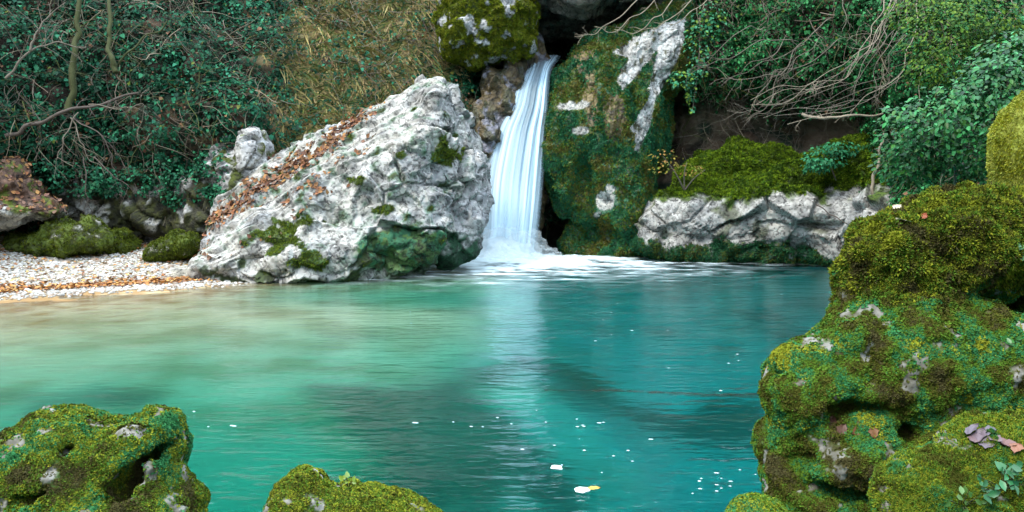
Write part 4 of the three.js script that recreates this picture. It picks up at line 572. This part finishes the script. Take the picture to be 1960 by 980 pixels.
bush('leafy_plant', 'small shrub with sparse orange and yellow leaves beside the tufa cliff', [[1275, 310, 25.6, 34, 28, 0.5], [1320, 325, 25.6, 25, 12, 0.4]], 260, 0.1, [[0.18, 0.1, 0.03], [0.16, 0.13, 0.02], [0.1, 0.12, 0.02]], 77, leafMat, ovalLeaf, [[[1310, 365, 26], [1295, 335, 25.8], [1270, 300, 25.6]], [[1310, 365, 26], [1310, 330, 25.8], [1315, 310, 25.7]], [[1310, 365, 26], [1330, 340, 25.8], [1350, 325, 25.7]]]);
for (const [label, blobs, seed] of [['dark ivy curtain hanging over the low mossy rock face behind the beach', [[300, 335, 22.9, 50, 40, 0.4], [340, 360, 22.8, 36, 44, 0.35], [260, 350, 23, 36, 34, 0.35]], 81], ['dark ivy trailing down beside the upright rock outcrop', [[410, 330, 22.8, 40, 50, 0.4], [425, 385, 22.6, 20, 40, 0.3], [385, 350, 22.7, 26, 40, 0.3]], 83], ['dark ivy spilling over the back of the beach above the low dark mossy rock', [[150, 345, 22.6, 60, 36, 0.4], [90, 335, 22.4, 40, 34, 0.4], [205, 350, 22.8, 40, 30, 0.35]], 85]])
  bush('hanging_ivy', label, blobs, 1500, 0.1, [[0.004, 0.035, 0.015], [0.008, 0.065, 0.03], [0.018, 0.13, 0.06]], seed, leafMat, ivyLeaf, [[[blobs[0][0], blobs[0][1] - 50, 23.4], [blobs[0][0] + 8, blobs[0][1], 22.9], [blobs[0][0] + 4, blobs[0][1] + 45, 22.9]]]);
bush('leafy_plant', 'dark green creeper hanging down beside the white travertine drip', [[1335, 90, 26.8, 26, 70, 0.4], [1325, 170, 26.8, 10, 45, 0.2], [1300, 155, 26.7, 22, 20, 0.3], [1360, 40, 27, 30, 40, 0.4]], 1300, 0.11, [[0.02, 0.13, 0.06], [0.05, 0.2, 0.1], [0.09, 0.16, 0.02]], 79, leafMat, ivyLeaf, [[[1340, 30, 27.3], [1338, 110, 26.9], [1325, 215, 26.8]]]);

// ---------------------------------------------------------------- bare trunks, branches and vines
function branch(name, label, mat, pts, r0, r1, tw, seed, group, category = 'branch') {
  const r = rnd(seed), Q = pts.map(q => at(...q)), P = [Q[0]]; for (let i = 1; i < Q.length; i++) { const a = Q[i - 1], b = Q[i], L = hypot(b[0] - a[0], b[1] - a[1], b[2] - a[2]); for (const u of [0.33, 0.66]) P.push(jit([lerp(a[0], b[0], u), lerp(a[1], b[1], u), lerp(a[2], b[2], u)], r, L * 0.16)); P.push(b); }
  const t = thing(name, P[0], label, category, group);
  part('limb', limb(P, r0, r1, 40, 6, 0.35), mat, t);
  if (tw) { const g = mergeGeometries(twigs(P, r, tw[0], tw[1], tw[2], tw[3])); const m = part('twigs', g, mat, t); m.userData.kind = 'stuff'; }
  return t;
}
branch('mossy_sapling', 'thin upright moss covered trunk with a forked foot in the ivy slope', barkMoss, [[130, 215, 22.4], [138, 150, 22.6], [143, 80, 22.9], [150, 20, 23.2], [155, -60, 23.8]], 0.1, 0.06, [8, 0.9, 0.015, 0.2], 201, null, 'tree');
branch('mossy_sapling', 'second moss covered trunk kinked in the middle among the ivy', barkMoss, [[222, 140, 22.6], [214, 112, 22.6], [207, 90, 22.8], [212, 40, 23.1], [218, -50, 23.8]], 0.08, 0.05, [6, 0.8, 0.014, 0.2], 202, null, 'tree');
branch('fallen_branch', 'dark mossy branch leaning across the ivy slope towards the beach', barkDark, [[10, 260, 21.5], [80, 235, 21.7], [170, 205, 22], [265, 178, 22.4]], 0.06, 0.03, [10, 1.0, 0.015, 0.4], 203);
branch('bare_branch', 'forked pale bare branch arching over the ivy near the mossy trunk', barkGrey, [[10, 150, 21.3], [55, 100, 21.5], [110, 80, 21.8], [165, 92, 22]], 0.035, 0.012, [10, 0.9, 0.012, 0.2], 204);
branch('bare_branch', 'thin pale branch rising steeply from the fork over the ivy', barkGrey, [[58, 97, 21.5], [68, 65, 21.6], [90, 35, 21.8], [125, 5, 22]], 0.03, 0.012, [8, 0.8, 0.01, 0.1], 205);
branch('bare_branch', 'long olive stem slanting through the ivy slope', barkMoss, [[225, 125, 22.8], [260, 90, 22.8], [320, 40, 23]], 0.035, 0.02, [5, 0.7, 0.01, 0.2], 206);
[[[135, 225, 21.6], [150, 260, 21.4], [163, 290, 21.4], [200, 335, 21.4]], [[140, 225, 21.6], [190, 255, 21.3], [215, 300, 21.3], [225, 345, 21.4]], [[150, 215, 21.6], [120, 265, 21.3], [110, 300, 21.3], [140, 318, 21.3]], [[160, 300, 21.4], [165, 340, 21.3], [168, 380, 21.4], [175, 420, 21.6]], [[170, 200, 21.6], [240, 205, 21.5], [275, 200, 21.6], [262, 250, 21.7]], [[180, 300, 21.4], [210, 330, 21.2], [245, 355, 21.3], [275, 375, 21.6]]].forEach((p, i) => branch('bare_branch', 'thin bare twiggy branch hanging over the back of the beach', i % 2 ? barkDark : barkGrey, p, 0.018, 0.006, [6, 0.9, 0.006, 0.6], 210 + i, 'bare branches hanging over the back of the beach'));
{
  const r = rnd(230);
  for (let i = 0; i < 12; i++) { const a = r() * 190 - 120, b = r() * 90 - 45, c = r() * 60 - 30, D = 20.5 + r() * 3; branch('bare_vine', 'bare grey vine arching down through the ivy above the ledge', i % 3 ? barkGrey : barkPale, [[1770 + a, -60, D + 0.6], [1755 + a + c * 0.4, 30 + b * 0.3, D], [1715 + a * 0.9 + c, 110 + b * 0.7, D - 0.2], [1650 + a * 0.8 - c, 175 + b, D], [1575 + a * 0.9 - r() * 120, 215 + b * 0.6, D + 0.6]], 0.014, 0.006, [6, 0.7, 0.007, 0.4], 240 + i, 'bare grey vines above the ledge'); }
  for (let i = 0; i < 12; i++) { const x = 1350 + r() * 170, y = 20 + r() * 130, D = 24.3 + r() * 1.4, l = 90 + r() * 120, k = r() < 0.5 ? 1 : -0.6; branch('bare_branch', 'thin bare branch sticking out of the ivy above the brown hollow', barkGrey, [[x + l, y - 30 * k + r() * 30, D + 0.8], [x + l * 0.6, y + 20 * k + r() * 40, D], [x + l * 0.25, y + 50 + r() * 30, D - 0.2], [x - 50 * r(), y + 60 + r() * 70, D + 0.3]], 0.017, 0.006, [9, 0.8, 0.007, 0.25], 270 + i, 'thin bare branches over the brown hollow'); }
  for (let i = 0; i < 5; i++) { const x = 1130 + i * 38, y = -10 + r() * 20; branch('bare_branch', 'thin pale twig hanging in front of the dark cave mouth', barkPale, [[x + 110, -40, 26.2], [x + 60, y + 20, 26], [x + 10, y + 55, 26], [x - 30, y + 40 + r() * 30, 26.2]], 0.018, 0.008, [6, 0.6, 0.008, 0.3], 300 + i, 'pale twigs in front of the cave mouth'); }
}
branch('leaning_stick', 'slim pale stick standing upright on the edge of the ledge', barkPale, [[1673, 395, 23.2], [1671, 350, 23.1], [1683, 300, 23], [1692, 255, 22.9]], 0.055, 0.035, [3, 0.3, 0.012, 0], 310, null, 'stick');
branch('leaning_stick', 'thin dark stick lying across the face of the pale ledge', barkDark, [[1562, 392, 24.1], [1600, 415, 23.7], [1650, 442, 23.3]], 0.022, 0.014, null, 311, null, 'stick');
branch('leaning_stick', 'bent pale dead branch lying at the top of the brown hollow bank', barkPale, [[1535, 218, 24], [1575, 226, 23.8], [1620, 222, 23.8], [1690, 218, 24]], 0.05, 0.03, [5, 0.5, 0.012, 0.2], 312, null, 'branch');
{ const P = [onWater(1040, 776, -0.25), onWater(1200, 784, -0.3), onWater(1350, 790, -0.28), onWater(1490, 790, -0.3)], t = thing('sunken_branch', P[0], 'long thin brown branch lying under water in front of the tall mossy rock', 'branch'); part('limb', limb(P, 0.02, 0.03, 20, 6, 0.3), barkDark, t); }

// @@SMALL
// ---------------------------------------------------------------- single leaves, foam flecks
const bigLeaf = (() => { const pos = [], ix = [], nu = 8, nv = 10; for (let j = 0; j <= nv; j++) { const v = j / nv, w = 0.36 * sin(PI * pow(v, 0.75)) * (1 + 0.18 * sin(v * 19)) + 0.008; for (let i = 0; i <= nu; i++) { const u = i / nu * 2 - 1; pos.push(u * w, v, 0.07 * u * u * (0.5 + v) + 0.05 * sin(v * 3.4) + 0.02 * sin(u * 5 + v * 8)); } } for (let j = 0; j < nv; j++) for (let i = 0; i < nu; i++) { const A = j * (nu + 1) + i, B = A + 1, C = A + nu + 1; ix.push(A, B, C, B, C + 1, C); } return tri(pos, ix); })();
function leafOn(rk, px, py, size, color, label, seed, group, D0 = 3.5, tilt = 0, lift = 0.035) {
  const D = hitD(rk.f, px, py, D0, 8); if (!D) return; const r = rnd(seed), p = at(px, py, D), e = 0.02, n = [rk.f(p[0] + e, p[1], p[2]) - rk.f(p[0] - e, p[1], p[2]), rk.f(p[0], p[1] + e, p[2]) - rk.f(p[0], p[1] - e, p[2]), rk.f(p[0], p[1], p[2] + e) - rk.f(p[0], p[1], p[2] - e)], l = hypot(...n) || 1;
  const m = new THREE.Mesh(bigLeaf, new THREE.MeshPhysicalMaterial({ color: new THREE.Color().setRGB(...color), roughness: 0.6, side: THREE.DoubleSide })); m.name = numbered('fallen_leaf');
  VZ.set(n[0] / l, n[1] / l + 0.5, n[2] / l + tilt).normalize(); VY.set(r() - 0.5, (r() - 0.5) * 0.6, r() - 0.5); VX.crossVectors(VY, VZ).normalize(); VY.crossVectors(VZ, VX); M4.makeBasis(VX, VY, VZ); m.quaternion.setFromRotationMatrix(M4); m.scale.setScalar(size);
  m.position.set(p[0] + VZ.x * lift - VY.x * size * 0.5, p[1] + VZ.y * lift - VY.y * size * 0.5, p[2] + VZ.z * lift - VY.z * size * 0.5); tag(m, label, 'leaf', group); scene.add(m);
}
leafOn(fgRight, 1725, 438, 0.1, [0.45, 0.43, 0.3], 'pale cream fallen leaf on the moss cap', 401, null, 3.5, 0, 0.06);
leafOn(fgRight, 1718, 410, 0.085, [0.36, 0.31, 0.2], 'pale tan fallen leaf on top of the moss cap', 402, null, 3.5, 0, 0.06);
leafOn(fgRight, 1714, 426, 0.085, [0.22, 0.065, 0.012], 'orange fallen leaf beside the cream leaf on the moss cap', 403, null, 3.5, 0, 0.06);
leafOn(fgRight, 1781, 420, 0.06, [0.22, 0.05, 0.015], 'small red brown leaf caught in the moss cap', 404, null, 3.5, 0, 0.06);
for (const [i, [x, y, s, c]] of [[1592, 814, 0.1, [0.06, 0.022, 0.012]], [1612, 822, 0.09, [0.07, 0.028, 0.014]], [1640, 826, 0.085, [0.11, 0.042, 0.013]], [1668, 828, 0.085, [0.14, 0.058, 0.016]]].entries()) leafOn(fgRight, x, y, s, c, 'brown curled fallen leaf in the hollow of the tall mossy rock', 410 + i, 'brown leaves in the rock hollow', 3.5, 0.5);
for (const [i, [x, y, s, c]] of [[1868, 832, 0.1, [0.090, 0.072, 0.090]], [1882, 842, 0.11, [0.108, 0.077, 0.090]], [1895, 836, 0.1, [0.086, 0.072, 0.095]], [1872, 850, 0.11, [0.099, 0.059, 0.063]], [1900, 850, 0.1, [0.113, 0.072, 0.081]], [1915, 856, 0.1, [0.117, 0.054, 0.050]], [1930, 862, 0.1, [0.122, 0.059, 0.054]], [1945, 868, 0.09, [0.180, 0.072, 0.036]], [1888, 856, 0.1, [0.081, 0.063, 0.077]]].entries()) leafOn(fgCorner, x, y, s, c, 'purple grey fallen leaf on the ledge of the broad mossy stone', 420 + i, 'purple grey leaves on the broad mossy stone', 3.2);
function sprig(label, px, py, D, n, size, spread, col, seed) { const r = rnd(seed), t = thing('leafy_sprig', at(px, py, D), label, 'plant'); for (let i = 0; i < n; i++) { const m = new THREE.Mesh(i % 2 ? ivyLeaf : ovalLeaf, new THREE.MeshPhysicalMaterial({ color: new THREE.Color().setRGB(...vary(col, r, 0.3)), roughness: 0.45, side: THREE.DoubleSide })); m.name = 'leaf'; m.position.set((r() - 0.5) * spread, (r() - 0.2) * spread * 0.6, (r() - 0.3) * spread * 0.5); m.rotation.set(-0.9 + r() * 0.9, (r() - 0.5) * 1.2, r() * 6.28); m.scale.setScalar(size * (0.6 + 0.7 * r())); t.add(m); part('stem', limb([[0, -0.06, -0.03], [m.position.x * 0.5, m.position.y * 0.4, m.position.z * 0.5], [m.position.x, m.position.y, m.position.z]], 0.003, 0.002, 4, 4), barkMoss, t, false); } return t; }
{ const D = (rk, x, y) => hitD(rk.f, x, y, 3, 8) ?? 4.5;
  sprig('green leafy sprig growing out of the broad mossy stone', 1920, 935, D(fgCorner, 1920, 935) - 0.04, 26, 0.055, 0.3, [0.018, 0.11, 0.035], 501);
  sprig('pale green leafy sprig low on the broad mossy stone', 1840, 965, D(fgCorner, 1840, 965) - 0.03, 14, 0.045, 0.2, [0.05, 0.12, 0.02], 502);
  sprig('bright green sprig growing from the crack of the tall mossy rock', 1945, 655, D(fgRight, 1945, 655) - 0.03, 8, 0.05, 0.12, [0.04, 0.17, 0.03], 503);
  sprig('small green sprout on the edge of the moss cap', 1950, 480, D(fgRight, 1950, 480) - 0.03, 6, 0.06, 0.1, [0.05, 0.19, 0.05], 504);
  sprig('tiny curling sprout on the low mossy stone', 665, 925, D(fgMid, 665, 942) - 0.0, 6, 0.04, 0.08, [0.14, 0.22, 0.03], 505); }
{ // foam flecks drifting on the pool
  const r = rnd(601), s = []; const add = (cx, cy, sx, sy, n) => { for (let i = 0; i < n; i++) { const a = r() + r() + r() - 1.5, b = r() + r() + r() - 1.5; s.push([...onWater(cx + a * sx, cy + b * sy, 0.022), 0, 1, 0]); } };
  add(1370, 930, 70, 35, 13); add(1130, 865, 110, 35, 10); add(1130, 805, 160, 25, 8); add(1400, 690, 160, 40, 9); add(1180, 620, 130, 25, 8); add(850, 805, 120, 25, 6); add(420, 800, 70, 30, 3); add(1300, 560, 350, 40, 12); add(760, 590, 90, 25, 4);
  scatter('foam_flecks', new THREE.SphereGeometry(0.5, 10, 6), new THREE.MeshStandardMaterial({ color: 0xffffff, roughness: 0.8 }), s, (q, r) => { const k = (0.008 + 0.02 * r() * r()); return { size: [k * (1 + 2.2 * r()), k, 0.008], out: [0, 1, 0], up: [0.15 + r() * 0.2, 0, -1], lift: 0, color: [0.5, 0.58, 0.62] }; }, 602, null, 'small white foam flecks drifting on the pool');
  [[1065, 895, 0.1, 'round white foam clot floating alone on the pool'], [1115, 938, 0.11, 'white foam clot floating beside a yellow leaf']].forEach(([x, y, k, label]) => { const g = new THREE.SphereGeometry(0.5, 20, 12), p = g.attributes.position; for (let i = 0; i < p.count; i++) { const q = 1 + 0.35 * n3(p.getX(i) * 3 + x, p.getY(i) * 3, p.getZ(i) * 3); p.setXYZ(i, p.getX(i) * q, p.getY(i) * q * 0.3, p.getZ(i) * q * 0.8); } g.computeVertexNormals(); const m = new THREE.Mesh(g, new THREE.MeshStandardMaterial({ color: 0xf2f6f6, roughness: 0.8 })); m.name = numbered('foam_clot'); m.scale.setScalar(k); m.position.set(...onWater(x, y, 0.02)); tag(m, label, 'foam'); scene.add(m); });
  const m = new THREE.Mesh(bigLeaf, new THREE.MeshStandardMaterial({ color: new THREE.Color().setRGB(0.5, 0.3, 0.05), roughness: 0.7, side: THREE.DoubleSide })); m.name = numbered('floating_leaf'); m.scale.setScalar(0.1); m.rotation.set(-PI / 2, 0, -1.4); m.position.set(...onWater(1124, 937, 0.025)); tag(m, 'yellow brown leaf floating on the pool beside a foam clot', 'leaf'); scene.add(m);
}

scene.traverse(o => { if (o.isMesh) { o.castShadow = true; o.receiveShadow = true; } });
renderer.render(scene, camera);
